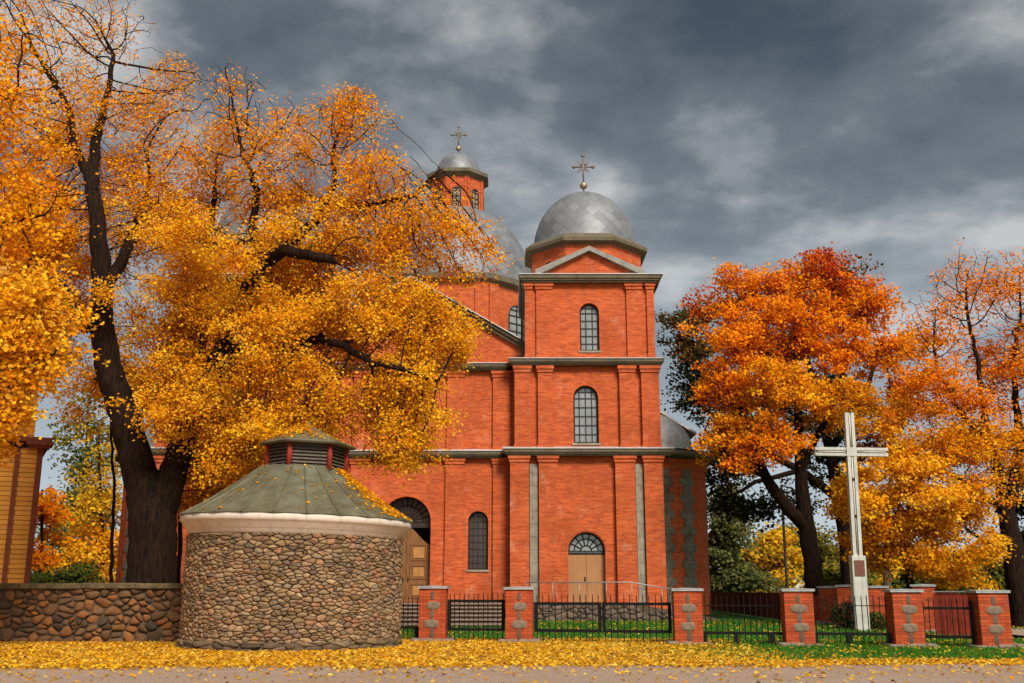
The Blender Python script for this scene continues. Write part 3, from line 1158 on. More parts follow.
def church_body():
    # long body behind the facade
    mb = MB()
    mb.box(-14.5, 4.0, 59.0, 100, .3, 12.4)
    mb.box(-11.3, .75, 66.0, 74, 12.4, 15.0)
    mb.build('nave_wall', M['brick'], CH)
    mb = MB()
    for sg in (-1, 1):
        a, b = (7.0, 10.3) if sg > 0 else (-17.5, -20.8)
        x0, x1 = min(a, b), max(a, b)
        mb.box(x0, x1, 60.5, 96, .3, 10.3)
    mb.build('aisle_wall', M['brick'], CH)
    mb = MB()
    for sg in (-1, 1):
        cx = -5.25
        q = [(cx + sg * 9.0, 14.7), (cx + sg * 9.0, 14.6), (cx + sg * 15.9, 10.25), (cx + sg * 15.9, 10.4)]
        mb.prism(q if sg > 0 else q[::-1], 60.2, 96.5)
        q = [(cx, 14.75), (cx, 14.6), (cx + sg * 9.0, 14.62), (cx + sg * 9.0, 14.72)]
        mb.prism(q if sg > 0 else q[::-1], 59.5, 98)
    mb.build('aisle_roof', M['capmetal'], CH)
    # crossing drum
    k = 1 / math.cos(math.pi / 8)
    c = (-4.5, 79.0)
    mb = MB()
    ap = 6.8
    mb.lathe([(ap * k, 12), (ap * k, 23.0)], 8, oct_a0(), c, False)
    for j in range(8):                    # corner piers
        a = oct_a0() + j * math.pi / 4
        Mx = Matrix.Translation(Vector((c[0], c[1], 0))) @ Matrix.Rotation(j * math.pi / 4, 4, 'Z')
        mb.M = Mx
        half = ap * math.tan(math.pi / 8)
        for s in (-1, 1):
            xa, xb = (half - .95, half - .02) if s > 0 else (-half + .02, -half + .95)
            mb.box(xa, xb, -ap - .14, -ap + .05, 12, 22.95)
    mb.M = None
    mb.build('crossing_drum', M['brick'], CH)
    for j in range(8):
        Mx = Matrix.Translation(Vector((c[0], c[1], 0))) @ Matrix.Rotation(j * math.pi / 4, 4, 'Z')
        if j in (0, 1, 7):
            window(CH, 0, -ap - .03, 18.6, 20.9, .85, 2, 4, Mx=Mx, bar=.09, name='window')
    mb = MB()
    mb.lathe([(ap * k + .02, 22.9), ((ap + .2) * k, 23.0), ((ap + .45) * k, 23.15), ((ap + .47) * k, 23.55), ((ap + .3) * k, 23.6), ((ap - .4) * k, 23.75)], 8, oct_a0(), c, False)
    mb.build('drum_cornice', M['cornice'], CH)
    mb = MB()
    prof = [(6.35 * math.cos(t), 23.6 + 7.4 * math.sin(t)) for t in [math.radians(a) for a in range(0, 73, 6)]]
    mb.lathe(prof, 48, 0, c, True, uvr=4.5)
    mb.build('crossing_dome', M['dome'], CH)
    # lantern on the crossing dome
    cl = (-4.32, 79.0)
    rl = 1.98
    mb = MB()
    mb.lathe([(rl * k, 29.60), (rl * k, 33.20)], 8, oct_a0(), cl, False)
    for j in range(8):
        mb.M = Matrix.Translation(Vector((cl[0], cl[1], 0))) @ Matrix.Rotation(j * math.pi / 4, 4, 'Z')
        half = rl * math.tan(math.pi / 8)
        mb.box(half - .22, half - .01, -rl - .07, -rl + .05, 30.00, 33.20)
        mb.box(-half + .01, -half + .22, -rl - .07, -rl + .05, 30.00, 33.20)
    mb.M = None
    mb.build('lantern', M['brick'], CH)
    for j in range(8):
        Mx = Matrix.Translation(Vector((cl[0], cl[1], 0))) @ Matrix.Rotation(j * math.pi / 4, 4, 'Z')
        if j in (0, 1, 7, 2, 6):
            window(CH, 0, -rl - .03, 30.50, 31.80, .36, 2, 3, Mx=Mx, bar=.06, name='window')
    mb = MB()
    mb.lathe([(rl * k + .02, 33.00), ((rl + .25) * k, 33.20), ((rl + .42) * k, 33.30), ((rl + .43) * k, 33.58), ((rl + .3) * k, 33.62), ((rl - .2) * k, 33.80)], 8, oct_a0(), cl, False)
    mb.build('lantern_cornice', M['cornice'], CH)
    mb = MB()
    mb.lathe([(rl * k + .35, 29.50), (rl * k + .3, 29.95), (rl * k + .02, 30.00)], 8, oct_a0(), cl, False)
    mb.build('lantern_base', M['cornice'], CH)
    mb = MB()
    mb.lathe(dome_prof(1.82, 33.70, 2.0), 28, 0, cl, True, uvr=1.6)
    mb.build('lantern_dome', M['dome'], CH)
    dome_cross(cl[0], cl[1], 35.70, 1.2)


church_body()


def side_chapel(cx):
    cy, r = 57.0, 3.3
    mb = MB()
    n = 20
    mb.lathe([(r, .3), (r, 8.2)], n, math.pi / n, (cx, cy), False)
    w_ = mb.build('chapel_wall', M['brick'], CH)
    for a in (-79, -55, -103, -125):
        mb = MB()
        z = .5
        i = 0
        while z < 7.6:
            wd = 17 if i % 2 else 10
            m = 4
            v = []
            for k in range(m + 1):
                t = math.radians(a - wd / 2 + wd * k / m)
                for rr, zz in ((r - .1, z + .008), (r + .035, z + .008), (r + .035, z + .40), (r - .1, z + .40)):
                    v.append((cx + rr * math.cos(t), cy + rr * math.sin(t), zz))
            f = []
            for k in range(m):
                for q in range(3):
                    f.append((k * 4 + q, (k + 1) * 4 + q, (k + 1) * 4 + q + 1, k * 4 + q + 1))
            f += [(0, 1, 2, 3), (m * 4 + 3, m * 4 + 2, m * 4 + 1, m * 4)]
            mb.add(v, f)
            z += .415
            i += 1
        mb.build('quoin', M['greystone'], CH, w_)
    mb = MB()
    mb.lathe([(r + .01, 7.55), (r + .1, 7.7), (r + .1, 8.05), (r + .2, 8.1)], 40, 0, (cx, cy))
    mb.build('brick_band', M['brick'], CH, w_)
    mb = MB()
    mb.lathe([(r + .1, 8.1), (r + .28, 8.2), (r + .50, 8.22), (r + .54, 8.46), (r + .4, 8.52)], 40, 0, (cx, cy))
    mb.build('chapel_cornice', M['cornice'], CH)
    mb = MB()
    mb.lathe([(r + .35, 8.6), (2.75, 8.75)] + dome_prof(2.7, 8.8, 2.2), 40, 0, (cx, cy), True, uvr=2.5)
    mb.build('chapel_roof', M['capmetal'], CH)


side_chapel(7.12)
side_chapel(-17.5)


def church_steps():
    root = thing('stone_steps', (-5.25, 44, .1), 'broad brown stone steps climbing to the carved church door', 'steps')
    mb = MB()
    n = 6
    for i in range(n):
        z0, z1 = .08 + i * .142, .08 + (i + 1) * .142
        mb = MB()
        mb.cbox(-10.1, -.38, 43.4 + i * 1.25, 52.7, z0 - (.2 if i == 0 else .002), z1 - .05, .012)
        mb.cur = 1  # paler tread slabs put the shading against the risers into the colour
        mb.cbox(-10.12, -.36, 43.32 + i * 1.25, 52.71, z1 - .049, z1, .012)
        mb.build('tread', [M['step'], M['footing']], root)


church_steps()


def terrace():
    root = thing('stone_terrace', (3.7, 50.6, .4), 'boulder-faced landing with side ramp at the tan tower door', 'terrace')
    x0, x1, x2, y0, y1 = -.25, 5.6, 9.6, 50.3, 51.65
    mb = MB()
    mb.prism([(x0, -.1), (x2, -.1), (x2, .25), (x1, .93), (x0, .93)], y0 + .03, y1)
    core = mb.build('landing', M['mortar'], root)
    mb = MB()
    cells = voronoi_cells(x2 - x0, .88, .36, .22, 0, seed=31)
    cells = [c for c in cells if len(c) > 3 and max(p[1] for p in c) + .03 < .93 - max(0, (max(p[0] for p in c) + x0 - x1)) * .17 + .02]
    add_stones(mb, cells, lambda u, v, h: (x0 + u, y0 + .02 - h, v + .03), .02, .06)
    mb.build('stonework', M['basestone'], root, core)
    rl = thing('handrail', (3.7, 50.5, .93), 'grey galvanised pipe handrail along the landing and ramp by the tower', 'handrail')
    mb = MB()
    for dz in (.95,):
        mb.tube([(x0 + .9, y0 + .12, .93 + dz), (x1, y0 + .12, .93 + dz), (x2 - 1.2, y0 + .12, .455 + dz)], .026, 6)
    mb.build('rail', M['galv'], rl)
    for x in (.65, 1.9, 3.15, 4.4, 5.6, 7.0, 8.4):
        mb = MB()
        zb = .93 if x <= x1 else .93 - (x - x1) * .17
        mb.tube([(x, y0 + .12, zb - .02), (x, y0 + .12, zb + .95)], .018, 6)
        mb.build('post', M['galv'], rl)


terrace()

# ------------------------------------------------------------------ front fence
PIER_W = 0.82
PIERS = []
for px, Y, H, rot in ((433.5, 33.6, 1.60, -2), (519.5, 33.1, 1.57, -3), (687.5, 31.9, 1.53, -5), (797.5, 31.3, 1.52, -6), (905, 30.9, 1.50, -5), (990, 30.3, 1.48, -4)):
    p = P(px, 620, Y)
    PIERS.append((p.x, Y, H, rot))

PIER_LABELS = ['brick gatepost nearest the stone hut with two stones set in its face',
               'brick gatepost left of the wide double gate below the grey wall strip',
               'brick gatepost right of the wide double gate in front of the chapel',
               'brick gatepost where the low-legged fence panels meet, left of the white cross',
               'brick gatepost just right of the white cross, with a reddish stone inlay',
               'rightmost front brick gatepost, beside the leaning red slats']


def make_pier(name, h, label, group, inlay=True, wdt=PIER_W, seed=1):
    root = thing(name, (0, 0, 0), label, 'gatepost', group)
    rs = random.Random(seed)
    a = wdt / 2
    mb = MB()
    mb.cbox(-a, a, -a, a, 0, h, .012)
    mb.build('shaft', M['pier_brick'], root)
    mb = MB()
    mb.box(-a - .05, a + .05, -a - .05, a + .05, h + .002, h + .05)
    mb.lathe([((a + .06) * 1.414, h + .051), ((a + .06) * 1.414, h + .07), (.02, h + .095)], 4, math.pi / 4, (0, 0), False)
    mb.build('cap', M['capmetal'], root)
    if inlay:
        mb = MB()
        y = -a + .012

        def stone(cx, cz, sw, sh, dep):
            pts = []
            for k in range(14):
                t = 2 * math.pi * k / 14
                e = 0.72
                px_ = abs(math.cos(t)) ** e * math.copysign(1, math.cos(t)) * sw / 2 * rs.uniform(.9, 1.05)
                pz_ = abs(math.sin(t)) ** e * math.copysign(1, math.sin(t)) * sh / 2 * rs.uniform(.9, 1.05)
                pts.append((cx + px_, cz + pz_))
            v = [(x, y, z) for x, z in pts] + [(cx + (x - cx) * .93, y - dep * .7, cz + (z - cz) * .93) for x, z in pts] + [(cx + (x - cx) * .6, y - dep, cz + (z - cz) * .6) for x, z in pts]
            f = []
            for q in range(2):
                for i in range(14):
                    j = (i + 1) % 14
                    f.append((q * 14 + i, q * 14 + j, (q + 1) * 14 + j, (q + 1) * 14 + i))
            f.append(tuple(range(28, 42)))
            mb.add(v, f, True)
        j = lambda: rs.uniform(-.035, .035)
        k = h / 1.55
        stone(j(), 1.34 * k, .15, .30, .022)
        stone(j(), 1.06 * k, .47 + j(), .27, .03)
        stone(j(), .80 * k, .16, .30, .022)
        stone(j(), .54 * k, .47 + j(), .27, .03)
        stone(j(), .26 * k, .16, .34, .022)
        mb.build('stone_inlay', M['stonegrey'], root)
    mb = MB()
    x = -a - .22
    while x < a + .2:
        L = rs.uniform(.3, .75)
        L = min(L, a + .28 - x)
        mb.cbox(x, x + L - .015, -a - .20, a + .15, -.1, .10 + rs.uniform(-.03, .03), .03)
        x += L
    mb.build('footing', M['footing'], root)
    return root


for i, (x, y, h, rot) in enumerate(PIERS):
    o = make_pier('brick_gatepost', h, PIER_LABELS[i], 'brick gateposts along the street', seed=i + 11)
    o.location = (x, y, 0)
    o.rotation_euler = (0, 0, math.radians(rot))


def fence_panel(p0, p1, name, label, kind, group, pick_top, pick_bot, rails, spacing, frame=None, legs=(), posts=()):
    """p0, p1: (x, y) ends; rails: (z, thickness); frame: (z0, z1, thickness)"""
    a, b = Vector((*p0, 0)), Vector((*p1, 0))
    L = (b - a).length
    root = thing(name, a, label, kind, group)
    root.rotation_euler = (0, 0, math.atan2(b.y - a.y, b.x - a.x))

    def part(nm, mb, m='iron', parent=None):
        o = mb.build(nm, M[m])
        o.parent = parent or root
        return o
    for z, t in rails:
        mb = MB()
        mb.box(0, L, -t / 2, t / 2, z - t / 2, z + t / 2)
        part('rail', mb)
    if frame:
        segs = frame[3]
        z0, z1, t = frame[:3]
        for xa, xb in segs:
            mb = MB()
            xa, xb = xa * L, xb * L
            mb.box(xa, xb, -t / 2, t / 2, z0, z0 + t)
            mb.box(xa, xb, -t / 2, t / 2, z1 - t, z1)
            mb.box(xa, xa + t, -t / 2 + .002, t / 2 - .002, z0 + t, z1 - t)
            mb.box(xb - t, xb, -t / 2 + .002, t / 2 - .002, z0 + t, z1 - t)
            part('frame', mb)
    for u in legs:
        mb = MB()
        mb.box(u * L - .06, u * L + .06, -.10, .02, -.02, rails[-1][0] + .03)
        part('leg', mb)
    for u in posts:
        mb = MB()
        mb.box(u * L - .05, u * L + .05, -.06, .06, -.02, pick_top - .1)
        part('post', mb)
    n = max(2, round(L / spacing))
    mb = MB()
    mb.tube([(0, 0, pick_bot), (0, 0, pick_top - .08)], .014, 5, cap=False)
    mb.tube([(0, 0, pick_top - .08), (0, 0, pick_top)], [.017, .003], 5, cap=False)
    first = part('picket', mb)
    first.location.x = L * .5 / n
    for k in range(1, n):
        c = first.copy()
        COL.objects.link(c)
        c.parent = root
        c.location.x = L * (k + .5) / n
        c.rotation_euler = (0, random.uniform(-.012, .012), 0)
    return root


g = 'black iron fence panels between the gateposts'
pe = [(x, y) for x, y, h, r in PIERS]
a = PIER_W / 2 + .03
fence_panel((-3.45, 33.75), (pe[0][0] - a, 33.62), 'iron_fence_panel', 'short black iron fence panel between hut and first gatepost', 'fence', g, 1.38, .08, [(1.10, .03), (.42, .07)], .14, legs=(.9,))
fence_panel((pe[0][0] + a, 33.55), (pe[1][0] - a, 33.15), 'iron_wicket_gate', 'narrow black iron wicket gate with thick rectangular frame', 'gate', g, 1.48, .10, [(1.2, .02)], .155, frame=(.34, 1.27, .085, ((0.01, .99),)))
fence_panel((pe[1][0] + a, 33.05), (pe[2][0] - a, 31.98), 'iron_double_gate', 'wide black iron double gate with two framed leaves', 'gate', g, 1.44, .06, [(1.16, .02)], .19, frame=(.32, 1.20, .09, ((0.005, .495), (.505, .995))))
fence_panel((pe[2][0] + a, 31.85), (pe[3][0] - a, 31.35), 'iron_fence_panel', 'black iron fence panel on short legs in front of maroon boards', 'fence', g, 1.42, .10, [(1.12, .025), (.34, .08)], .165, legs=(.02, .42, .86))
fence_panel((pe[3][0] + a, 31.28), (pe[4][0] - a, 30.92), 'iron_fence_panel', 'black iron fence panel on short legs in front of the white cross', 'fence', g, 1.42, .10, [(1.12, .025), (.34, .08)], .16, legs=(.02, .46, .97))
fence_panel((pe[4][0] + a, 30.88), (pe[5][0] - a, 30.35), 'iron_side_gate', 'narrow black iron gate with heavy rails at far right', 'gate', g, 1.36, .14, [(1.06, .07), (.28, .08)], .15, posts=(.04, .965))

# ------------------------------------------------------------------ rear fence of piers and boards along the churchyard's right side
g2 = 'smaller brick gateposts of the side fence'
BL = ['distant side-fence brick post left of the white cross', 'side-fence brick post directly behind the white cross', 'side-fence brick post right of the cross, behind the iron panel',
      'side-fence brick post behind the gatepost right of the cross']
back = []
for i, (px, Y) in enumerate(((828, 47), (847, 44.5), (877, 42), (923, 39.5))):
    p = P(px, 588, Y)
    o = make_pier('brick_side_post', 1.62 - ground_z(Y) + .05 * (i % 2), BL[i], g2, inlay=False, wdt=.78, seed=40 + i)
    o.location = (p.x, Y, ground_z(Y))
    o.rotation_euler = (0, 0, math.radians(-20))
    back.append((p.x, Y))


def board_fence(p0, p1, z0, z1, label, name, m, bw=.16, cap=None):
    a, b = Vector((p0[0], p0[1], 0)), Vector((p1[0], p1[1], 0))
    L = (b - a).length
    root = thing(name, (a.x, a.y, ground_z(a.y)), label, 'fence')
    root.rotation_euler = (0, 0, math.atan2(b.y - a.y, b.x - a.x))
    rs = random.Random(int(L * 100))
    mb = MB()
    x = 0
    gz0, gz1 = ground_z(a.y), ground_z(b.y)
    while x < L - .02:
        wdt = min(bw * rs.uniform(.85, 1.1), L - x)
        dz = (gz1 - gz0) * x / L
        mb.box(x + .008, x + wdt - .008, -.02 + rs.uniform(-.006, .006), .02, z0 + dz, z1 + dz + rs.uniform(-.035, .02))
        x += wdt
    o = mb.build('boards', m)
    o.parent = root
    mb = MB()
    for zz in (.3, .8):
        zc_ = z0 + (z1 - z0) * zz
        mb.box(0, L, .021, .07, zc_ - .05 + 0, zc_ + .05)
    o = mb.build('rail', m)
    o.parent = root
    if cap:
        mb = MB()
        mb.box(-.03, L + .03, -.06, .08, z1 + .025, z1 + .06)
        o = mb.build('cap', cap)
        o.parent = root
    return root


pa, pb = P(703, 600, 78), P(782, 600, 51)
board_fence((pa.x, 78), (pb.x, 51), .05, 1.28, 'long maroon board fence receding behind the church right side', 'board_fence', M['maroon'], .42)
board_fence((pb.x + .02, 50.8), (back[0][0] - .3, back[0][1] + .35), .05, 1.2, 'short maroon board panel behind the gatepost left of the cross', 'board_fence', M['redplank'])
board_fence((back[1][0] + .42, back[1][1] - .1), (back[2][0] - .42, back[2][1] + .1), .05, 1.2, 'red board panel between the side posts behind the cross', 'board_fence', M['redplank'])
board_fence((back[2][0] + .42, back[2][1] - .1), (back[3][0] - .42, back[3][1] + .15), .05, 1.2, 'red board panel behind the last iron panel and gatepost', 'board_fence', M['redplank'])
q0, q1 = P(934, 600, 37.5), P(972, 600, 36.6)
board_fence((q0.x, 37.5), (q1.x, 36.6), .0, 1.42, 'bright red slatted gate leaf with grey cap beside the rightmost gatepost', 'slat_gate', M['redplank'], .13, M['capmetal'])
q0, q1 = P(1003, 600, 46), P(1100, 600, 43)
board_fence((q0.x, 46), (q1.x, 43), .0, 1.1, 'dark brown board fence beyond the path at right edge', 'board_fence', M['darkplank'], .2)

# ------------------------------------------------------------------ white cross
def white_cross():
    Y = 41.0
    b = P(861.5, 628, Y)
    x, z = b.x, ground_z(Y)
    root = thing('white_cross', (x, Y, z), 'tall white metal roadside cross with lamp strips behind the iron fence', 'cross')
    zt = P(850, 413, Y).z
    zb = P(850, 452, Y).z
    mb = MB()
    mb.cbox(x - .27, x + .27, Y - .20, Y + .20, z - .05, z + 2.75, .02)
    mb.build('pedestal', M['whitepaint'], root)
    mb = MB()
    for s in (-1, 1):
        mb.box(x + s * .115 - .062, x + s * .115 + .062, Y - .12, Y + .12, z + 2.7, zt)
    mb.box(x - .06, x + .06, Y - .02, Y + .08, z + 2.7, zt - .01)
    mb.build('upright', M['whitepaint'], root)
    w2 = 1.42
    mb = MB()
    for s in (-1, 1):
        for xa, xb in ((x - w2, x - .212), (x + .212, x + w2)):
            mb.box(xa, xb, Y - .12, Y + .12, zb + s * .11 - .056, zb + s * .11 + .056)
    for xa, xb in ((x - w2 + .01, x - .212), (x + .212, x + w2 - .01)):
        mb.box(xa, xb, Y - .02, Y + .08, zb - .055, zb + .055)
    mb.box(x - .2, x + .2, Y - .135, Y - .121, zb - .17, zb + .17)
    mb.build('crossbeam', M['whitepaint'], root)
    mb = MB()
    zz = z + 2.9
    k = 0
    mb.tube([(x, Y - .09, z + 2.9), (x, Y - .09, zb - .2)], .028, 6)
    mb.tube([(x, Y - .09, zb + .2), (x, Y - .09, zt - .1)], .028, 6)
    mb.tube([(x - w2 + .1, Y - .09, zb), (x - .25, Y - .09, zb)], .028, 6)
    mb.tube([(x + .25, Y - .09, zb), (x + w2 - .1, Y - .09, zb)], .028, 6)
    mb.build('lamp_tube', M['housewall'], root)
    root.rotation_euler = (0, math.radians(.75), 0)
    for t in (.35, .72):
        mb = MB()
        zc_ = z + 2.9 + (zb - z - 2.9) * t
        mb.box(x - .05, x + .05, Y - .14, Y - .05, zc_ - .05, zc_ + .05)
        mb.build('lamp_holder', M['iron'], root)
    mb = MB()
    mb.cbox(x - .19, x + .19, Y - .235, Y - .202, z + 2.0, z + 2.58, .008)
    mb.build('plaque', M['plaque'], root)


white_cross()

# ------------------------------------------------------------------ yellow wooden building at the left edge
def wooden_building():
    Y = 45.0
    xr = P(29, 575, Y).x
    zt = 7.45
    root = thing('wooden_building', (xr, Y, .05), 'yellow weatherboarded building with brown corner boards at left edge', 'building')
    root.rotation_euler = (0, 0, math.radians(27))
    mb = MB()
    mb.box(xr - 11, xr, Y, Y + 14, 0.3, zt)
    wl = mb.build('wall', M['yellow'], root)
    mb = MB()
    mb.box(xr - 10.9, xr - .35, Y + .15, Y + 13, zt + .45, 16.5)
    mb.build('upper_wall', M['yellow'], root)
    for x in (xr - .17, xr - 1.02, xr - 5.2):
        mb = MB()
        mb.box(x, x + .19 + (.045 if x > xr - .5 else 0), Y - .045, Y - .001, .3, zt - .001)
        mb.build('corner_board', M['boardbrown'], root, wl)
    mb = MB()
    mb.box(xr - .55, xr + .30, Y - .30, Y + .5, zt, zt + .12)
    mb.box(xr - .65, xr + .42, Y - .42, Y + .7, zt + .121, zt + .26)
    mb.box(xr - 11, xr + .36, Y - .36, Y + 14, zt + .261, zt + .45)
    mb.build('eaves', M['boardbrown'], root)
    mb = MB()
    mb.prism([(xr - 11.2, 16.5), (xr - .05, 16.5), (xr - 5.6, 20.5)], Y - .1, Y + 13.4)
    mb.build('roof', M['houseroof'], root)
    # arched window half outside the frame
    wx = xr - 2.55
    zb, zs, r = P(0, 500, Y).z, P(0, 472, Y).z, .62
    mb = MB()
    mb.box(wx - r, wx + r, Y - .05, Y - .002, zb, zb + .10)
    for x in (wx - r, wx - .03, wx + r - .08):
        mb.box(x, x + .08, Y - .05, Y - .002, zb + .1, zs)
    for k in (1, 2, 3):
        z = zb + (zs - zb) * k / 3
        mb.box(wx - r + .08, wx + r - .08, Y - .04, Y - .003, z - .025, z + .025)
    pts = [(wx + (r - .04) * math.cos(math.pi * k / 12), Y - .03, zs + (r - .04) * math.sin(math.pi * k / 12)) for k in range(13)]
    mb.tube(pts, .05, 5)
    fo = mb.build('window', M['whitepaint'], root)
    mb = MB()
    arc = [(wx + r * math.cos(math.pi - math.pi * k / 12), zs + r * math.sin(math.pi * k / 12)) for k in range(13)]
    mb.add([(p[0], Y - .0015, p[1]) for p in [(wx - r, zb)] + arc + [(wx + r, zb)]], [tuple(range(15))])
    mb.build('pane', M['glass'], root, fo)
    mb = MB()
    mb.box(wx - r - .12, wx + r + .12, Y - .12, Y - .002, zb - .22, zb - .002)
    mb.build('sill', M['boardbrown'], root, fo)


wooden_building()


def small_house():
    p = P(797, 578, 125)
    root = thing('small_house', (p.x, 125, .1), 'tiny pale house with dark gable roof behind the maroon fence', 'house')
    x, y = p.x, 125.0
    mb = MB()
    mb.prism([(x - 1.6, .4), (x + 1.6, .4), (x + 1.6, 2.2), (x, 3.05), (x - 1.6, 2.2)], y, y + 6)
    mb.build('wall', M['housewall'], root)
    mb = MB()
    for s in (-1, 1):
        q = [(x, 3.1), (x, 3.24), (x + s * 1.95, 2.2), (x + s * 1.95, 2.06)]
        mb.prism(q[::-1] if s > 0 else q, y - .3, y + 6.3)
    mb.build('roof', M['houseroof'], root)
    mb = MB()
    mb.box(x + .2, x + 1.0, y - .03, y - .002, 1.1, 1.9)
    mb.build('window', M['darkglass'], root)


small_house()


def pole():
    p = P(787, 585, 62)
    mb = MB()
    zt = P(787, 528, 62).z
    root = thing('utility_pole', (p.x, 62, .45), 'thin grey pole standing left of the small house', 'pole')
    mb.tube([(p.x, 62, .0), (p.x, 62, zt + 2.5)], [.10, .07], 8)
    mb.build('shaft', M['palebark'], root)
    mb = MB()
    mb.box(p.x - .5, p.x + .5, 61.9, 62.1, zt + 2.0, zt + 2.12)
    mb.build('crossarm', M['palebark'], root)


pole()

# ------------------------------------------------------------------ foliage
def leaf_mesh(name, pos, size, col, flat=0.0, smooth=False, tiltbias=None):
    """one folded four-point leaf per position"""
    n = len(pos)
    th = RNG.uniform(0, 2 * np.pi, n)
    if flat > 0:
        nz = np.stack([RNG.normal(0, 1 - flat, n), RNG.normal(0, 1 - flat, n), np.full(n, 1.0)], 1)
    else:
        # blades turn towards the light, as leaves do
        nz = RNG.normal(0, .62, (n, 3)) + np.array(tuple(sd)) * .75 + np.array([0, 0, .15])
    nz /= np.linalg.norm(nz, axis=1, keepdims=True)
    a = np.stack([np.cos(th), np.sin(th), np.zeros(n)], 1)
    u = a - nz * np.sum(a * nz, 1, keepdims=True)
    u /= np.linalg.norm(u, axis=1, keepdims=True) + 1e-9
    v = np.cross(nz, u)
    s = size[:, None]
    fold = s * RNG.uniform(.05, .28, (n, 1))
    wd = RNG.uniform(.36, .56, (n, 1))
    P0 = pos - u * s * .5
    P1 = pos + v * s * wd + nz * fold - u * s * .05
    P2 = pos + u * s * .55
    P3 = pos - v * s * wd + nz * fold - u * s * .05
    V = np.stack([P0, P1, P2, P3], 1).reshape(-1, 3)
    me = bpy.data.meshes.new(name)
    me.vertices.add(4 * n)
    me.vertices.foreach_set('co', V.astype(np.float32).ravel())
    me.loops.add(4 * n)
    me.loops.foreach_set('vertex_index', np.arange(4 * n, dtype=np.int32))
    me.polygons.add(n)
    me.polygons.foreach_set('loop_start', np.arange(0, 4 * n, 4, dtype=np.int32))
    me.polygons.foreach_set('loop_total', np.full(n, 4, dtype=np.int32))
    at = me.color_attributes.new('Col', 'FLOAT_COLOR', 'POINT')
    c4 = np.ones((n, 4, 4), dtype=np.float32)
    c4[:, :, :3] = col[:, None, :]
    at.data.foreach_set('color', c4.ravel())
    me.materials.append(M['leaf'])
    me.update(calc_edges=True)
    o = bpy.data.objects.new(name, me)
    COL.objects.link(o)
    return o


PAL = {
    'yellow': [(.93, .49, .022), (.95, .55, .038), (.90, .40, .012), (.82, .30, .008)],
    'amber': [(.92, .41, .012), (.95, .49, .020), (.88, .32, .008), (.76, .22, .006)],
    'orange': [(.92, .28, .010), (.95, .36, .014), (.86, .20, .008), (.92, .31, .010)],
    'red': [(.52, .060, .012), (.62, .090, .012), (.42, .040, .010), (.70, .15, .012)],
    'darkgreen': [(.028, .040, .012), (.045, .050, .014), (.06, .040, .012), (.020, .030, .010)],
    'rustgreen': [(.16, .075, .016), (.07, .06, .014), (.22, .08, .014), (.05, .05, .012)],
    'green': [(.070, .105, .020), (.10, .125, .022), (.055, .085, .018), (.14, .14, .025)],
    'sage': [(.13, .145, .045), (.17, .175, .055), (.10, .115, .035), (.21, .18, .05)],
    'olive': [(.17, .15, .025), (.22, .18, .03), (.12, .12, .022), (.30, .20, .025)],
    'gold': [(.80, .42, .02), (.88, .48, .022), (.66, .36, .02), (.55, .34, .025)],
}
PAL = {k: np.array(v) for k, v in PAL.items()}


def grow(att, limbs, D, dk, iters=140):
    """space colonisation from hand-laid limbs towards attraction points -> nodes, parents, min radii"""
    pos, par, rmin = [], [], []
    for li, limb in enumerate(limbs):
        pts = [np.array(p[0]) for p in limb]
        rr = [p[1] for p in limb]
        last = -1
        if li > 0:
            d = np.linalg.norm(np.array(pos) - pts[0], axis=1)
            last = int(np.argmin(d))
        for i in range(len(pts)):
            if i == 0:
                if li == 0:
                    pos.append(pts[0]); par.append(-1); rmin.append(rr[0]); last = 0
                continue
            L = np.linalg.norm(pts[i] - pts[i - 1])
            m = max(1, int(round(L / (D * 1.1))))
            for k in range(1, m + 1):
                t = k / m
                q = pts[i - 1] * (1 - t) + pts[i] * t
                q = q + RNG.normal(0, .02, 3) * min(1, 1.0)
                pos.append(q); par.append(last); rmin.append(rr[i - 1] * (1 - t) + rr[i] * t)
                last = len(pos) - 1
    N = np.array(pos)
    near = np.zeros(len(att), int)
    nd = np.full(len(att), 1e9)
    for k in range(0, len(N), 200):
        dd = np.linalg.norm(att[:, None, :] - N[None, k:k + 200, :], axis=2)
        j = dd.argmin(1)
        m = dd[np.arange(len(att)), j]
        up = m < nd
        near[up] = j[up] + k
        nd[up] = m[up]
    alive = nd > dk
    stall = np.zeros(len(att), int)
    for it in range(iters):
        idx = np.nonzero(alive)[0]
        if len(idx) == 0:
            break
        nn = near[idx]
        dirs = att[idx] - N[nn]
        dirs /= np.linalg.norm(dirs, axis=1, keepdims=True) + 1e-9
        uq, inv = np.unique(nn, return_inverse=True)
        acc = np.zeros((len(uq), 3))
        np.add.at(acc, inv, dirs)
        acc += RNG.normal(0, .12, acc.shape)
        acc[:, 2] += 0.03
        acc /= np.linalg.norm(acc, axis=1, keepdims=True) + 1e-9
        newp = N[uq] + acc * D
        base = len(N)
        N = np.vstack([N, newp])
        par.extend(uq.tolist())
        rmin.extend([0.0] * len(newp))
        dd = np.linalg.norm(att[idx][:, None, :] - newp[None, :, :], axis=2)
        j = dd.argmin(1)
        m = dd[np.arange(len(idx)), j]
        up = m < nd[idx] - 1e-4
        near[idx[up]] = base + j[up]
        nd[idx[up]] = m[up]
        stall[idx[~up]] += 1
        stall[idx[up]] = 0
        alive[idx] = (nd[idx] > dk) & (stall[idx] < 3)
    return N, np.array(par), np.array(rmin)


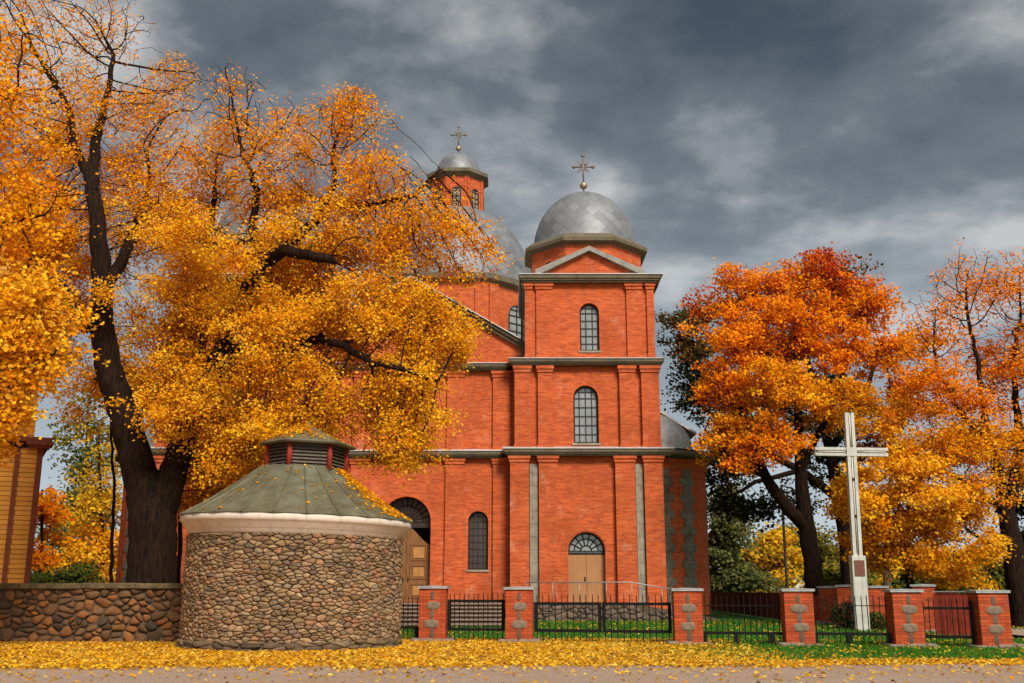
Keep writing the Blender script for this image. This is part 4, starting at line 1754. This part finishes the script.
def branch_mesh(mb, N, par, rmin, tip=.010, ex=2.25, flare=True):
    n = len(N)
    acc = np.zeros(n)
    kids = [[] for _ in range(n)]
    for i in range(n):
        if par[i] >= 0:
            kids[par[i]].append(i)
    order = range(n - 1, -1, -1)
    r = np.zeros(n)
    for i in order:
        if not kids[i]:
            acc[i] = tip ** ex
        r[i] = max(acc[i] ** (1 / ex), rmin[i])
        if par[i] >= 0:
            acc[par[i]] += acc[i]
    for i in range(n):      # keep children from being thicker than the limb
        if par[i] >= 0 and r[i] > r[par[i]]:
            r[i] = r[par[i]]
    starts = [(0, None)]
    while starts:
        s, p = starts.pop()
        chain = [s]
        while True:
            ks = kids[chain[-1]]
            if not ks:
                break
            # limbs (given radius) carry on first
            ks = sorted(ks, key=lambda q: (-rmin[q], -r[q]))
            chain.append(ks[0])
            for q in ks[1:]:
                starts.append((q, chain[-2] if False else par[q]))
        pts = [N[i] for i in chain]
        rad = [r[i] for i in chain]
        if p is not None:
            pts = [N[p]] + pts
            rad = [min(r[p], rad[0] * 1.15)] + rad
        if len(pts) < 2:
            continue
        R = max(rad)
        mb.tube(pts, rad, 12 if R > .35 else 8 if R > .12 else 5 if R > .035 else 3, cap=False)
    return r


def make_tree(name, label, Y, limbs, clumps, D=.34, dk=.5, leaf=(.10, .17), sig=.30, group=None, bark='bark', spread=None, cat='tree', tip=.010, z_base=None, seed=0, padn=10, pad=.58, flat=.5, droop=.05, nf=1.0, af=1.0):
    """limbs: lists of (px, py, dY, radius); clumps: (px, py, rx, ry, attractors, leaves each, palette, dY)"""
    global RNG
    RNG = np.random.default_rng(1000 + seed)
    b = P(limbs[0][0][0], limbs[0][0][1], Y)
    zb = ground_z(Y) if z_base is None else z_base
    root = thing(name, (b.x, Y, zb), label, cat, group)
    L = []
    for li, lb in enumerate(limbs):
        q = []
        for i, (px, py, dy, rr) in enumerate(lb):
            p = P(px, py, Y + dy)
            if li == 0 and i == 0:
                p.z = zb - .1
            q.append(((p.x, p.y, p.z), rr))
        L.append(q)
    att, lpos, lcol, lsz = [], [], [], []
    for (px, py, rx, ry, na, nl, pal, dy) in clumps:
        na, nl = int(na * af), nl * nf
        c = np.array(P(px, py, Y + dy))
        kx = (Y + dy) / F_PX
        rxw, rzw = rx * kx, ry * kx
        ryw = spread if spread else min(max(rxw, rzw), 2.6)
        v = RNG.normal(0, 1, (na, 3))
        v /= np.linalg.norm(v, axis=1, keepdims=True)
        rad = RNG.uniform(0, 1, (na, 1)) ** (1 / 2.4)
        npad = max(3, int(na / padn))
        C = v[:npad] * rad[:npad] * np.array([rxw, ryw, rzw])
        pw = pad * min(1.0, max(rxw, rzw) / 1.6)
        A = c + C[RNG.integers(0, npad, na)] + RNG.normal(0, 1, (na, 3)) * np.array([pw, pw, pw * flat])
        A[:, 2] -= .35 * pw * (np.hypot(*(A - c)[:, :2].T) / max(rxw, .3)) ** 2
        A = A[A[:, 2] > zb + .5]
        att.append(A)
        if nl > 0 and len(A):
            # leaf counts vary between twigs so the crown has open and dense places
            cnt = RNG.poisson(nl * RNG.gamma(1.1, .91, len(A)))
            ii = np.repeat(np.arange(len(A)), cnt)
            off = RNG.normal(0, 1, (len(ii), 3)) * np.array([sig, sig, sig * .55])
            off[:, 2] -= RNG.exponential(droop, len(ii))
            lpos.append(A[ii] + off)
            pc = PAL[pal]
            base = RNG.integers(0, len(pc), len(A))
            pick = np.where(RNG.uniform(0, 1, len(ii)) < .6, base[ii], RNG.integers(0, len(pc), len(ii)))
            lcol.append(pc[pick])
            lsz.append(RNG.uniform(leaf[0], leaf[1], len(ii)))
    att = np.vstack(att)
    N, par, rmin = grow(att, L, D, dk)
    mb = MB()
    branch_mesh(mb, N, par, rmin, tip)
    if limbs[0][0][3] > .3:            # root flare
        r0 = limbs[0][0][3]
        mb.tube([(b.x, Y, zb - .15), (b.x, Y, zb + .15), (b.x, Y, zb + .7)], [r0 * 1.22, r0 * 1.08, r0 * .97], 12, cap=False)
    mb.build('trunk', M[bark], root)
    if lpos:
        lp = np.vstack(lpos) - np.array(root.location)
        lf = leaf_mesh('crown', lp, np.concatenate(lsz), np.vstack(lcol))
        lf.parent = root
    return root


# --- the big old tree left of the church
make_tree('old_tree', 'massive old tree with forked dark trunk and spreading yellow crown behind the stone wall', 35.0,
          [[(153, 590, 0, .84), (153, 540, 0, .78), (152, 508, 0, .78), (140, 472, -.05, .57), (124, 415, -.2, .49), (108, 365, -.5, .44), (101, 320, -.8, .39), (102, 280, -1.0, .35), (98, 230, -1.1, .28),
            (92, 185, -.9, .24), (96, 140, -.3, .17), (110, 85, .6, .08), (113, 55, .9, .05)],
           [(157, 515, 0, .60), (172, 478, -.2, .47), (186, 430, -.5, .40), (222, 352, -1.0, .36), (246, 300, -1.2, .34), (258, 266, -1.8, .26), (284, 250, -2.5, .20), (308, 256, -2.8, .17), (331, 259, -2.9, .15)],
           [(258, 266, -1.8, .2), (252, 225, -1, .15), (258, 190, -.7, .10), (243, 155, -.6, .05)],
           [(284, 250, -2.5, .17), (318, 218, -1.5, .15), (335, 185, -1.3, .09), (333, 155, -1.2, .05)],
           [(322, 205, -1.5, .14), (375, 205, -1.9, .11), (415, 195, -2.1, .07), (440, 170, -2.2, .035)],
           [(222, 352, -1, .28), (290, 348, -2.0, .18), (320, 338, -2.7, .15), (345, 346, -3.2, .12), (372, 363, -3.5, .09), (402, 368, -3.7, .065), (436, 382, -3.6, .04)],
           [(92, 185, -.9, .2), (74, 145, -.6, .10), (70, 110, -.2, .07), (52, 80, 0, .05)],
           [(101, 320, -.8, .32), (85, 326, -1.0, .26), (60, 285, -.6, .16), (30, 270, -.9, .10)],
           [(102, 290, -.9, .26), (122, 262, -.4, .20), (136, 225, .6, .14), (150, 185, 1.2, .08), (148, 150, 1.6, .05)],
           [(186, 430, -.5, .3), (200, 350, .8, .22), (205, 270, 1.4, .16), (215, 190, 1.6, .1)]],
          [(222, 452, 38, 32, 190, 20, 'yellow', 2), (205, 488, 22, 30, 130, 20, 'yellow', 3.2), (245, 430, 40, 34, 150, 18, 'yellow', 3), (84, 300, 25, 30, 80, 10, 'yellow', 2.2), (92, 390, 22, 34, 90, 9, 'yellow', 2.5), (138, 385, 24, 40, 100, 11, 'yellow', 2),
           (150, 190, 42, 40, 200, 7, 'amber', 1), (122, 255, 34, 40, 110, 8, 'yellow', 1.8), (275, 195, 45, 34, 160, 11, 'amber', 0), (120, 160, 30, 30, 120, 5, 'amber', 1),
           (410, 210, 60, 40, 90, 1.5, 'amber', -2),
           (70, 262, 40, 42, 130, 14, 'yellow', 1.6), (128, 335, 26, 34, 60, 11, 'yellow', 1.2), (62, 175, 50, 30, 140, 12, 'amber', .6), (98, 288, 14, 12, 22, 12, 'yellow', -1.9), (108, 205, 20, 22, 40, 11, 'amber', 1.2),
           (230, 85, 22, 24, 90, .5, 'amber', -.6), (170, 70, 24, 22, 90, 2, 'amber', 1.8), (20, 10, 60, 30, 120, 3, 'amber', 0), (365, 95, 22, 22, 60, 4, 'amber', -1.3),
           (45, 40, 55, 50, 260, 2.5, 'amber', 0), (105, 30, 45, 45, 260, 1.8, 'amber', .8), (60, 110, 60, 50, 320, 7, 'amber', 0), (125, 110, 45, 50, 240, 4.5, 'amber', .8),
           (172, 105, 32, 50, 220, 3.2, 'amber', 1.8), (215, 165, 50, 60, 280, 8, 'amber', 1), (238, 110, 24, 42, 150, 2.0, 'amber', -.6), (290, 150, 45, 55, 280, 6.5, 'amber', -.8),
           (350, 125, 35, 42, 220, 5, 'amber', -1.3), (375, 185, 45, 45, 240, 8, 'amber', -1.7), (425, 235, 52, 42, 240, 9.5, 'amber', -2), (475, 255, 35, 30, 90, 6, 'amber', -2.2),
           (405, 195, 45, 40, 90, 1.5, 'amber', -2), (455, 215, 40, 40, 60, .8, 'amber', -2),
           (330, 245, 70, 50, 330, 18, 'yellow', -1), (245, 265, 80, 60, 420, 20, 'yellow', -1), (172, 225, 52, 58, 260, 15, 'yellow', 1), (192, 310, 55, 58, 330, 22, 'yellow', .3),
           (40, 220, 60, 55, 260, 15, 'amber', -.2), (25, 330, 55, 60, 230, 17, 'amber', .3), (205, 400, 60, 55, 330, 22, 'yellow', -.6), (290, 340, 75, 55, 420, 22, 'yellow', -1.6),
           (300, 410, 75, 45, 330, 22, 'yellow', -1.8), (385, 315, 70, 50, 330, 20, 'yellow', -2), (415, 385, 52, 50, 300, 20, 'yellow', -2.3), (405, 438, 45, 26, 130, 18, 'yellow', -2.2),
           (235, 450, 35, 30, 110, 18, 'yellow', -1), (165, 380, 40, 40, 150, 15, 'yellow', .8), (450, 330, 28, 35, 90, 14, 'yellow', -2.2), (200, 460, 26, 30, 80, 15, 'yellow', .6)],
          D=.235, dk=.27, leaf=(.06, .11), sig=.19, seed=1, pad=.40, padn=27, flat=.6, droop=.13, nf=1.08, af=2.3, tip=.0095)

# --- nearer maple whose boughs hang in from outside the left edge
make_tree('maple_tree', 'nearer maple with large orange leaves hanging in from the left edge', 27.0,
          [[(-190, 640, 0, .42), (-185, 450, 0, .38), (-170, 300, 0, .30), (-150, 180, 0, .2), (-130, 60, 0, .1)],
           [(-170, 300, 0, .16), (-80, 250, 0, .11), (0, 225, 0, .07), (45, 215, .2, .03)],
           [(-185, 400, 0, .18), (-90, 350, -.3, .12), (-10, 345, -.4, .08), (45, 360, -.4, .03)],
           [(-150, 180, 0, .12), (-70, 140, .2, .09), (10, 110, .3, .04)]],
          [(12, 125, 55, 60, 150, 7, 'amber', .2), (20, 215, 45, 45, 110, 12, 'amber', .1), (18, 345, 50, 50, 200, 18, 'yellow', -.3), (0, 412, 30, 26, 80, 17, 'yellow', -.3),
           (5, 45, 40, 50, 80, 6, 'amber', .2), (20, 290, 42, 40, 110, 13, 'yellow', .1), (-100, 250, 90, 170, 330, 14, 'amber', 0)],
          D=.28, dk=.36, leaf=(.09, .15), sig=.22, spread=1.4, seed=2, nf=1.35, af=1.4, pad=.55, padn=14, flat=.7, droop=.12)

# --- trees in the left background
make_tree('yellow_tree', 'bright yellow tree with low boughs between the wooden building and the old trunk', 72.0,
          [[(104, 597, 0, .2), (102, 540, 0, .15), (100, 480, 0, .10), (98, 420, 0, .04)]],
          [(97, 548, 24, 24, 190, 20, 'yellow', 0), (86, 572, 24, 12, 90, 20, 'yellow', -.5), (100, 500, 22, 26, 120, 14, 'gold', 0), (104, 450, 22, 34, 90, 9, 'gold', .5), (190, 470, 30, 60, 160, 14, 'yellow', .5),
           (140, 430, 40, 50, 110, 11, 'gold', .8)],
          D=.45, dk=.6, leaf=(.15, .26), sig=.4, pad=.8, seed=3)
make_tree('green_tree', 'olive green tree beyond the wall next to the wooden building', 82.0,
          [[(80, 597, 0, .26), (82, 540, 0, .2), (86, 470, 0, .12), (88, 400, 0, .05)]],
          [(78, 525, 28, 30, 170, 20, 'sage', 0), (88, 475, 26, 34, 150, 14, 'sage', 0), (92, 420, 24, 40, 120, 9, 'olive', 0), (66, 550, 14, 16, 70, 13, 'sage', 0)],
          D=.55, dk=.85, leaf=(.2, .34), sig=.5, pad=.9, seed=4)
make_tree('orange_tree', 'small orange tree showing past the corner of the wooden building', 62.0,
          [[(40, 592, 0, .14), (42, 540, 0, .10), (42, 490, 0, .05)]],
          [(42, 500, 16, 36, 90, 16, 'orange', 0), (44, 545, 12, 22, 40, 13, 'orange', 0)],
          D=.45, dk=.7, leaf=(.18, .28), sig=.32, seed=5)
make_tree('green_bush', 'rounded green bush low beyond the wall by the wooden building', 60.0,
          [[(62, 596, 0, .10), (63, 580, 0, .07), (64, 566, 0, .04)]],
          [(62, 578, 24, 15, 130, 26, 'green', 0), (40, 584, 16, 10, 50, 22, 'green', 0), (88, 584, 14, 10, 50, 22, 'olive', 0)],
          D=.3, dk=.5, leaf=(.14, .24), sig=.3, cat='bush', seed=6)
for i, (px, rr, lb) in enumerate(((113, .075, 'slender dark stem standing left of the old trunk'), (180, .10, 'slender dark stem between the old trunk and the hut'))):
    make_tree('young_tree', lb, 38.5 + i,
              [[(px, 596, 0, rr), (px - 1, 540, 0, rr * .9), (px + 1, 490, 0, rr * .8), (px - 2, 430, 0, rr * .6), (px + 4, 360, 0, rr * .3)]],
              [(px, 400, 24, 36, 45, 8, 'gold', 0), (px + 5, 345, 20, 26, 25, 8, 'gold', 0)], D=.35, dk=.5, leaf=(.1, .17), sig=.25, seed=7 + i)

# --- right-hand trees
make_tree('orange_maple', 'large orange maple with red top beside the church right of the chapel', 50.0,
          [[(817, 596, 0, .50), (812, 560, 0, .42), (806, 525, 0, .40), (800, 470, 0, .28), (798, 410, 0, .2), (795, 340, 0, .12), (790, 280, 0, .05)],
           [(806, 528, 0, .34), (785, 505, -.3, .30), (765, 475, -.5, .24), (750, 440, -.8, .17), (735, 390, -1, .10)],
           [(800, 470, 0, .2), (825, 420, -.3, .15), (845, 370, -.4, .10), (860, 320, -.4, .05)],
           [(765, 475, -.5, .16), (735, 465, -.9, .11), (705, 430, -1.2, .06)],
           [(798, 410, 0, .14), (770, 360, -.4, .10), (745, 310, -.4, .05)]],
          [(795, 330, 55, 50, 380, 19, 'orange', -.3), (735, 335, 45, 48, 280, 19, 'orange', -.6), (850, 335, 48, 52, 300, 18, 'orange', 0), (765, 395, 60, 38, 320, 20, 'amber', -1.2),
           (724, 392, 28, 28, 140, 18, 'orange', -1.2), (745, 435, 36, 20, 150, 18, 'amber', -1.4), (850, 400, 50, 36, 230, 18, 'amber', -.6), (800, 285, 34, 22, 90, 14, 'orange', -.2), (820, 280, 38, 26, 150, 14, 'red', .3),
           (740, 285, 34, 20, 120, 13, 'orange', .2), (770, 288, 30, 22, 110, 12, 'orange', .0), (855, 300, 30, 26, 110, 12, 'orange', .0), (848, 285, 24, 20, 70, 12, 'red', .5), (765, 450, 45, 20, 110, 15, 'orange', -1.2), (890, 350, 26, 34, 90, 12, 'orange', 0)],
          D=.36, dk=.5, leaf=(.10, .175), sig=.21, seed=20, pad=.42, padn=22, nf=1.15, af=1.45, flat=.65, droop=.08)
make_tree('dark_maple', 'darker green and rust maple standing behind the orange one', 60.0,
          [[(851, 594, 0, .55), (848, 550, 0, .46), (840, 500, 0, .40), (830, 450, 0, .30), (815, 390, 0, .2), (800, 330, 0, .1)],
           [(840, 500, 0, .28), (800, 470, .6, .22), (740, 440, 1, .15), (695, 400, 1, .09), (680, 340, 1, .05)],
           [(830, 450, 0, .24), (865, 400, .4, .16), (880, 340, .4, .08)],
           [(800, 470, .6, .16), (755, 482, .2, .12), (725, 500, 0, .06)]],
          [(692, 335, 26, 34, 190, 20, 'rustgreen', 1), (700, 385, 17, 34, 130, 18, 'darkgreen', 1), (718, 455, 24, 34, 150, 18, 'darkgreen', .5), (735, 500, 32, 18, 120, 15, 'darkgreen', 0),
           (770, 495, 24, 14, 60, 11, 'darkgreen', 0), (740, 420, 45, 40, 200, 18, 'darkgreen', 1.4), (825, 400, 50, 45, 240, 17, 'darkgreen', 1), (840, 460, 36, 30, 130, 14, 'darkgreen', .5),
           (800, 320, 60, 50, 240, 17, 'rustgreen', 1.5), (850, 280, 24, 20, 60, 12, 'rustgreen', 1), (712, 305, 24, 22, 80, 12, 'red', 1)],
          D=.40, dk=.6, leaf=(.14, .24), sig=.28, seed=21, pad=.6, padn=12, nf=.9)
make_tree('yellow_maple', 'low spreading golden-orange maple behind the white cross', 43.6,
          [[(912, 596, 0, .20), (908, 560, 0, .16), (903, 525, 0, .12), (895, 490, 0, .06)],
           [(908, 560, 0, .10), (930, 530, -.3, .07), (950, 505, -.3, .03)],
           [(905, 540, 0, .10), (875, 510, -.3, .07), (850, 490, -.4, .03)]],
          [(905, 495, 55, 32, 300, 21, 'yellow', -.7), (850, 492, 26, 24, 110, 20, 'yellow', -.9), (945, 535, 45, 38, 230, 20, 'yellow', -.6), (895, 545, 45, 30, 190, 15, 'amber', .2),
           (965, 570, 26, 18, 60, 16, 'yellow', 0), (880, 525, 36, 26, 130, 16, 'amber', -.2), (925, 460, 36, 20, 100, 16, 'amber', 0)],
          D=.32, dk=.46, leaf=(.09, .155), sig=.2, seed=22, nf=1.25, af=1.4, pad=.40, padn=18)
make_tree('grey_stem_maple', 'second stem maple with sparse pale branches between orange maple and right edge', 58.0,
          [[(884, 594, 0, .22), (888, 520, 0, .18), (893, 440, 0, .13), (893, 400, 0, .09), (885, 360, 0, .04)],
           [(893, 420, 0, .08), (910, 385, 0, .05), (925, 345, 0, .02)]],
          [(905, 400, 40, 36, 200, 14, 'orange', 0), (870, 435, 36, 28, 140, 15, 'amber', 0), (940, 440, 40, 30, 170, 15, 'amber', 0), (915, 350, 36, 32, 110, 7, 'orange', 0), (890, 375, 22, 26, 60, 7, 'orange', 0),
           (900, 465, 40, 22, 120, 15, 'amber', 0)],
          D=.38, dk=.55, leaf=(.13, .22), sig=.24, bark='palebark', seed=23, nf=.85, af=1.2, pad=.42, padn=16)
make_tree('tall_maple', 'tall half-bare maple with orange leaves at the right edge', 44.0,
          [[(1022, 604, 0, .50), (1014, 560, 0, .42), (1008, 520, 0, .36), (1000, 480, 0, .22), (985, 425, 0, .16), (978, 360, 0, .08), (968, 320, 0, .05)],
           [(1008, 520, 0, .28), (1020, 440, .3, .2), (1012, 360, .4, .09), (1020, 320, .4, .05)],
           [(985, 440, 0, .16), (955, 405, -.4, .11), (938, 370, -.6, .06), (934, 345, -.6, .04)],
           [(1005, 510, 0, .18), (975, 490, -.5, .13), (945, 470, -.8, .08), (920, 458, -.9, .04)],
           [(1010, 540, 0, .16), (990, 545, -.6, .10), (965, 528, -.9, .05)]],
          [(972, 285, 34, 36, 260, 3.0, 'orange', 0), (938, 320, 30, 38, 230, 3.2, 'orange', -.5), (1012, 290, 28, 42, 170, 6, 'orange', .3), (960, 395, 45, 40, 230, 9, 'orange', -.3),
           (1010, 370, 34, 45, 210, 10, 'orange', .2), (930, 385, 30, 26, 100, 11, 'orange', -.6), (995, 445, 40, 36, 190, 13, 'amber', 0), (945, 445, 40, 30, 150, 14, 'amber', -.7),
           (975, 495, 36, 26, 130, 15, 'amber', -.6), (1035, 330, 40, 80, 150, 9, 'orange', .4), (1040, 450, 40, 50, 120, 11, 'amber', 0), (1000, 330, 60, 60, 120, 1.0, 'red', 0)],
          D=.26, dk=.30, leaf=(.08, .135), sig=.19, seed=24, af=2.2, tip=.010, pad=.44, padn=18, nf=.85)
make_tree('spruce_tree', 'dark green spruce boughs at the right edge beside the half-bare maple', 49.0,
          [[(1032, 600, 0, .18), (1032, 520, 0, .14), (1031, 440, 0, .08), (1030, 400, 0, .03)]],
          [(1024, 540, 18, 16, 90, 20, 'darkgreen', 0), (1022, 505, 15, 14, 80, 20, 'darkgreen', 0), (1026, 470, 12, 14, 60, 18, 'darkgreen', 0), (1028, 435, 9, 14, 40, 16, 'darkgreen', 0), (1050, 500, 20, 60, 90, 16, 'darkgreen', 0)],
          D=.3, dk=.45, leaf=(.12, .2), sig=.22, seed=25)
make_tree('willow_tree', 'grey-green birch or willow right behind the chapel corner', 82.0,
          [[(733, 597, 0, .3), (732, 560, 0, .24), (730, 520, 0, .15), (728, 480, 0, .05)]],
          [(728, 555, 26, 34, 260, 16, 'sage', 0), (724, 510, 18, 32, 150, 16, 'sage', 0), (745, 575, 22, 20, 110, 15, 'sage', 0), (715, 570, 14, 26, 90, 15, 'sage', 0), (727, 480, 10, 16, 40, 8, 'olive', 0)],
          D=.55, dk=.9, leaf=(.2, .34), sig=.45, seed=26)
make_tree('golden_tree', 'small golden tree above the maroon board fence', 86.0,
          [[(768, 597, 0, .25), (768, 570, 0, .2), (767, 540, 0, .1)]],
          [(768, 570, 26, 24, 190, 24, 'gold', 0), (772, 545, 20, 18, 90, 18, 'gold', 0), (755, 555, 16, 16, 60, 12, 'olive', 0)],
          D=.55, dk=.9, leaf=(.22, .36), sig=.45, seed=27)
for i, (px, py, rx, ry, pal, Y, lb) in enumerate((
        (985, 572, 40, 20, 'olive', 66, 'olive green bush behind the right gateposts'),
        (935, 583, 26, 12, 'green', 62, 'low dark green bush under the golden-orange maple'),
        (830, 560, 30, 26, 'olive', 92, 'far olive tree between the two dark trunks'),
        (805, 545, 16, 22, 'olive', 98, 'far olive tree seen right of the grey pole'))):
    make_tree('far_bush', lb, Y,
              [[(px, 597, 0, .14), (px, py + 8, 0, .1), (px + 2, py - 4, 0, .05)]],
              [(px, py, rx, ry, 190, 24, pal, 0), (px + rx * .7, py + ry * .4, rx * .6, ry * .6, 60, 20, pal, 0)],
              D=.5, dk=.8, leaf=(.2, .32), sig=.42, cat='bush', seed=30 + i)
# shrub at the foot of the cross
RNG = np.random.default_rng(55)


def small_shrub(name, px, Y, wd, ht, pal, n, label, lf=(.06, .11)):
    p = P(px, 620, Y)
    z = ground_z(Y)
    root = thing(name, (p.x, Y, z), label, 'shrub')
    v = RNG.normal(0, 1, (n, 3))
    v /= np.linalg.norm(v, axis=1, keepdims=True)
    v *= RNG.uniform(.25, 1, (n, 1)) ** .5
    pos = v * np.array([wd, wd * .8, ht * .55]) + np.array([0, 0, ht * .5])
    pos = pos[pos[:, 2] > .02]
    o = leaf_mesh('foliage', pos, RNG.uniform(*lf, len(pos)), PAL[pal][RNG.integers(0, 4, len(pos))])
    o.parent = root
    mb = MB()
    for k in range(14):
        a = RNG.uniform(0, 6.28)
        r = RNG.uniform(.2, .8)
        mb.tube([(0, 0, 0), (wd * r * .5 * math.cos(a), wd * .4 * r * math.sin(a), ht * .5), (wd * r * math.cos(a), wd * .8 * r * math.sin(a), ht * .9)], [.02, .014, .006], 4)
    o = mb.build('stem', M['bark'])
    o.parent = root


small_shrub('dark_shrub', 848, 41.4, .72, 1.0, 'darkgreen', 1500, 'dark green shrub at the left foot of the white cross')
small_shrub('flower_clump', 876, 41.2, .42, .65, 'green', 500, 'small green plant at the right foot of the white cross')

# far wood closing the horizon
def far_wood():
    rg = np.random.default_rng(77)
    pos, col, sz = [], [], []
    for x in np.arange(-190, 190, 5.0):
        y = 150 + rg.uniform(-10, 30)
        h = rg.uniform(5, 9)
        n = 260
        v = rg.normal(0, 1, (n, 3))
        v /= np.linalg.norm(v, axis=1, keepdims=True)
        v *= rg.uniform(.3, 1, (n, 1)) ** .4
        q = v * np.array([5, 3, h * .55]) + np.array([x, y, h * .45 + .4])
        pos.append(q)
        pal = PAL[['green', 'olive', 'green', 'gold'][rg.integers(0, 4)]]
        col.append(pal[rg.integers(0, 4, n)])
        sz.append(rg.uniform(.8, 1.5, n))
    o = leaf_mesh('far_wood', np.vstack(pos), np.concatenate(sz), np.vstack(col))
    tag(o, 'distant hazy line of green and yellow trees on the horizon', 'woods', kind='stuff')


far_wood()

# ------------------------------------------------------------------ fallen leaves and grass
RNG = np.random.default_rng(99)


def litter():
    pos, sz = [], []

    def band(n, x0, x1, y0, y1, fn):
        x = RNG.uniform(x0, x1, n)
        y = RNG.uniform(y0, y1, n)
        keep = RNG.uniform(0, 1, n) < fn(x, y)
        x, y = x[keep], y[keep]
        z = np.where(y < 34, 0, np.minimum(.12, (y - 34) * .01)) + RNG.uniform(.012, .06, len(x))
        pos.append(np.stack([x, y, z], 1))

    patch = lambda x, y: .5 + .5 * np.sin(x * 1.3 + 2 * np.sin(y * .9)) * np.sin(y * 1.7 + np.sin(x * .7))
    edge = lambda x: 23.2 + .22 * np.sin(x * .9) + .12 * np.sin(x * 2.7 + 1) + .05 * x
    band(125000, -17, 15, 22.0, 34.5, lambda x, y: np.clip((1.15 - .25 * np.maximum(0, x - 2.7)) * (.55 + .6 * patch(x, y)), .045, 1)
         * np.clip((y - edge(x) - .9 * (patch(x * 1.9 + 3, y * .4) - .55) + .7) / 1.3, .03, 1))
    # the kerb line stays yellow all the way to the right
    band(15000, 2, 16, 22.4, 25.4, lambda x, y: np.exp(-((y - edge(x) - .35) / .6) ** 2))
    # loose leaves on the road
    band(5200, -11, 12, 16.5, 23.6, lambda x, y: np.clip((y - 15.5) / 8.5, .05, 1) ** 1.6 * (.35 + .65 * patch(x * .7, y)))
    # inside the churchyard
    band(9000, -12, 18, 34.3, 50, lambda x, y: .20 + .3 * patch(x, y))
    band(3500, 14, 30, 30, 46, lambda x, y: np.where((y > 35) & (y < 41.3), .08, .6))
    p = np.vstack(pos)
    n = len(p)
    pal = np.vstack([PAL['yellow'], PAL['gold'], PAL['yellow'][:2], PAL['amber'][:2], np.array([(.95, .60, .08), (.92, .58, .10), (.95, .64, .13), (.95, .60, .07), (.95, .58, .06), (.95, .66, .12), (.42, .17, .03), (.30, .13, .04)])])
    o = leaf_mesh('fallen_leaves', p, RNG.uniform(.06, .115, n), pal[RNG.integers(0, len(pal), n)], flat=.62)
    tag(o, 'yellow autumn leaves strewn over verge, road edge and churchyard', 'fallen leaves', kind='stuff')


litter()


def roof_leaves():
    n = 1500
    a = RNG.normal(math.radians(-12), .20, n)
    r = RNG.uniform(1.3, 3.45, n)
    extra = 70
    a = np.concatenate([a, RNG.uniform(-math.pi, 0, extra)])
    r = np.concatenate([r, RNG.uniform(1.3, 3.4, extra)])
    pr = np.array([q[0] for q in HUT_PROF[1:]][::-1])
    pz = np.array([q[1] for q in HUT_PROF[1:]][::-1])
    z = np.interp(r, pr, pz) + RNG.uniform(.01, .05, len(r))
    pos = np.stack([HC[0] + r * np.cos(a) * .995, HC[1] + r * np.sin(a) * .995, z], 1)
    # lantern roof
    m = 420
    a2 = RNG.uniform(-math.pi, .3, m)
    r2 = RNG.uniform(.1, 1.3, m)
    z2 = 6.42 - .42 * r2 + RNG.uniform(0.01, .06, m)
    pos = np.vstack([pos, np.stack([HC[0] + r2 * np.cos(a2), HC[1] + r2 * np.sin(a2), z2], 1)])
    pos = np.array([tuple(HUT_M @ Vector(q)) for q in pos])
    pos = (pos - np.array([HC[0], HC[1], 0])) * np.array(HUT_S) + np.array(HUT_AT)
    n = len(pos)
    o = leaf_mesh('roof_leaves', pos, RNG.uniform(.07, .13, n), PAL['yellow'][RNG.integers(0, 4, n)], flat=.5)
    tag(o, 'yellow leaves gathered on the right side of the hut roof', 'fallen leaves', kind='stuff')


roof_leaves()


def grass():
    n = 150000
    x = RNG.uniform(-12, 19, n)
    y = RNG.uniform(24.0, 51, n)
    patch = .5 + .5 * np.sin(x * 1.1 + 1.5 * np.sin(y * .8)) * np.sin(y * 1.3)
    pr = np.where(y < 33.2, np.clip((x - 3.2) * .25, .03, 1) * np.clip((y - 24.2) / 1.2, 0, 1), .55) * (.45 + .55 * patch)
    k = RNG.uniform(0, 1, n) < pr
    x, y = x[k], y[k]
    z = np.where(y < 34, 0, np.minimum(.12, (y - 34) * .01))
    m = len(x)
    h = RNG.uniform(.05, .13, m)
    th = RNG.uniform(0, 6.28, m)
    wd = RNG.uniform(.012, .022, m)
    lx, ly = RNG.normal(0, .035, m), RNG.normal(0, .035, m)
    A = np.stack([x - wd * np.cos(th), y - wd * np.sin(th), z - .01], 1)
    B = np.stack([x + wd * np.cos(th), y + wd * np.sin(th), z - .01], 1)
    C = np.stack([x + lx, y + ly, z + h], 1)
    V = np.stack([A, B, C], 1).reshape(-1, 3)
    me = bpy.data.meshes.new('grass_blades')
    me.vertices.add(3 * m)
    me.vertices.foreach_set('co', V.astype(np.float32).ravel())
    me.loops.add(3 * m)
    me.loops.foreach_set('vertex_index', np.arange(3 * m, dtype=np.int32))
    me.polygons.add(m)
    me.polygons.foreach_set('loop_start', np.arange(0, 3 * m, 3, dtype=np.int32))
    me.polygons.foreach_set('loop_total', np.full(m, 3, dtype=np.int32))
    at = me.color_attributes.new('Col', 'FLOAT_COLOR', 'POINT')
    pal = np.array([(.045, .19, .018), (.06, .23, .022), (.035, .15, .014), (.10, .22, .028)])
    c = np.ones((m, 3, 4), np.float32)
    c[:, :, :3] = pal[RNG.integers(0, 4, m)][:, None, :]
    at.data.foreach_set('color', c.ravel())
    me.materials.append(M['leaf'])
    me.update(calc_edges=True)
    o = bpy.data.objects.new('grass_blades', me)
    COL.objects.link(o)
    tag(o, 'short green grass along the verge and inside the fence', 'grass', kind='stuff')


grass()
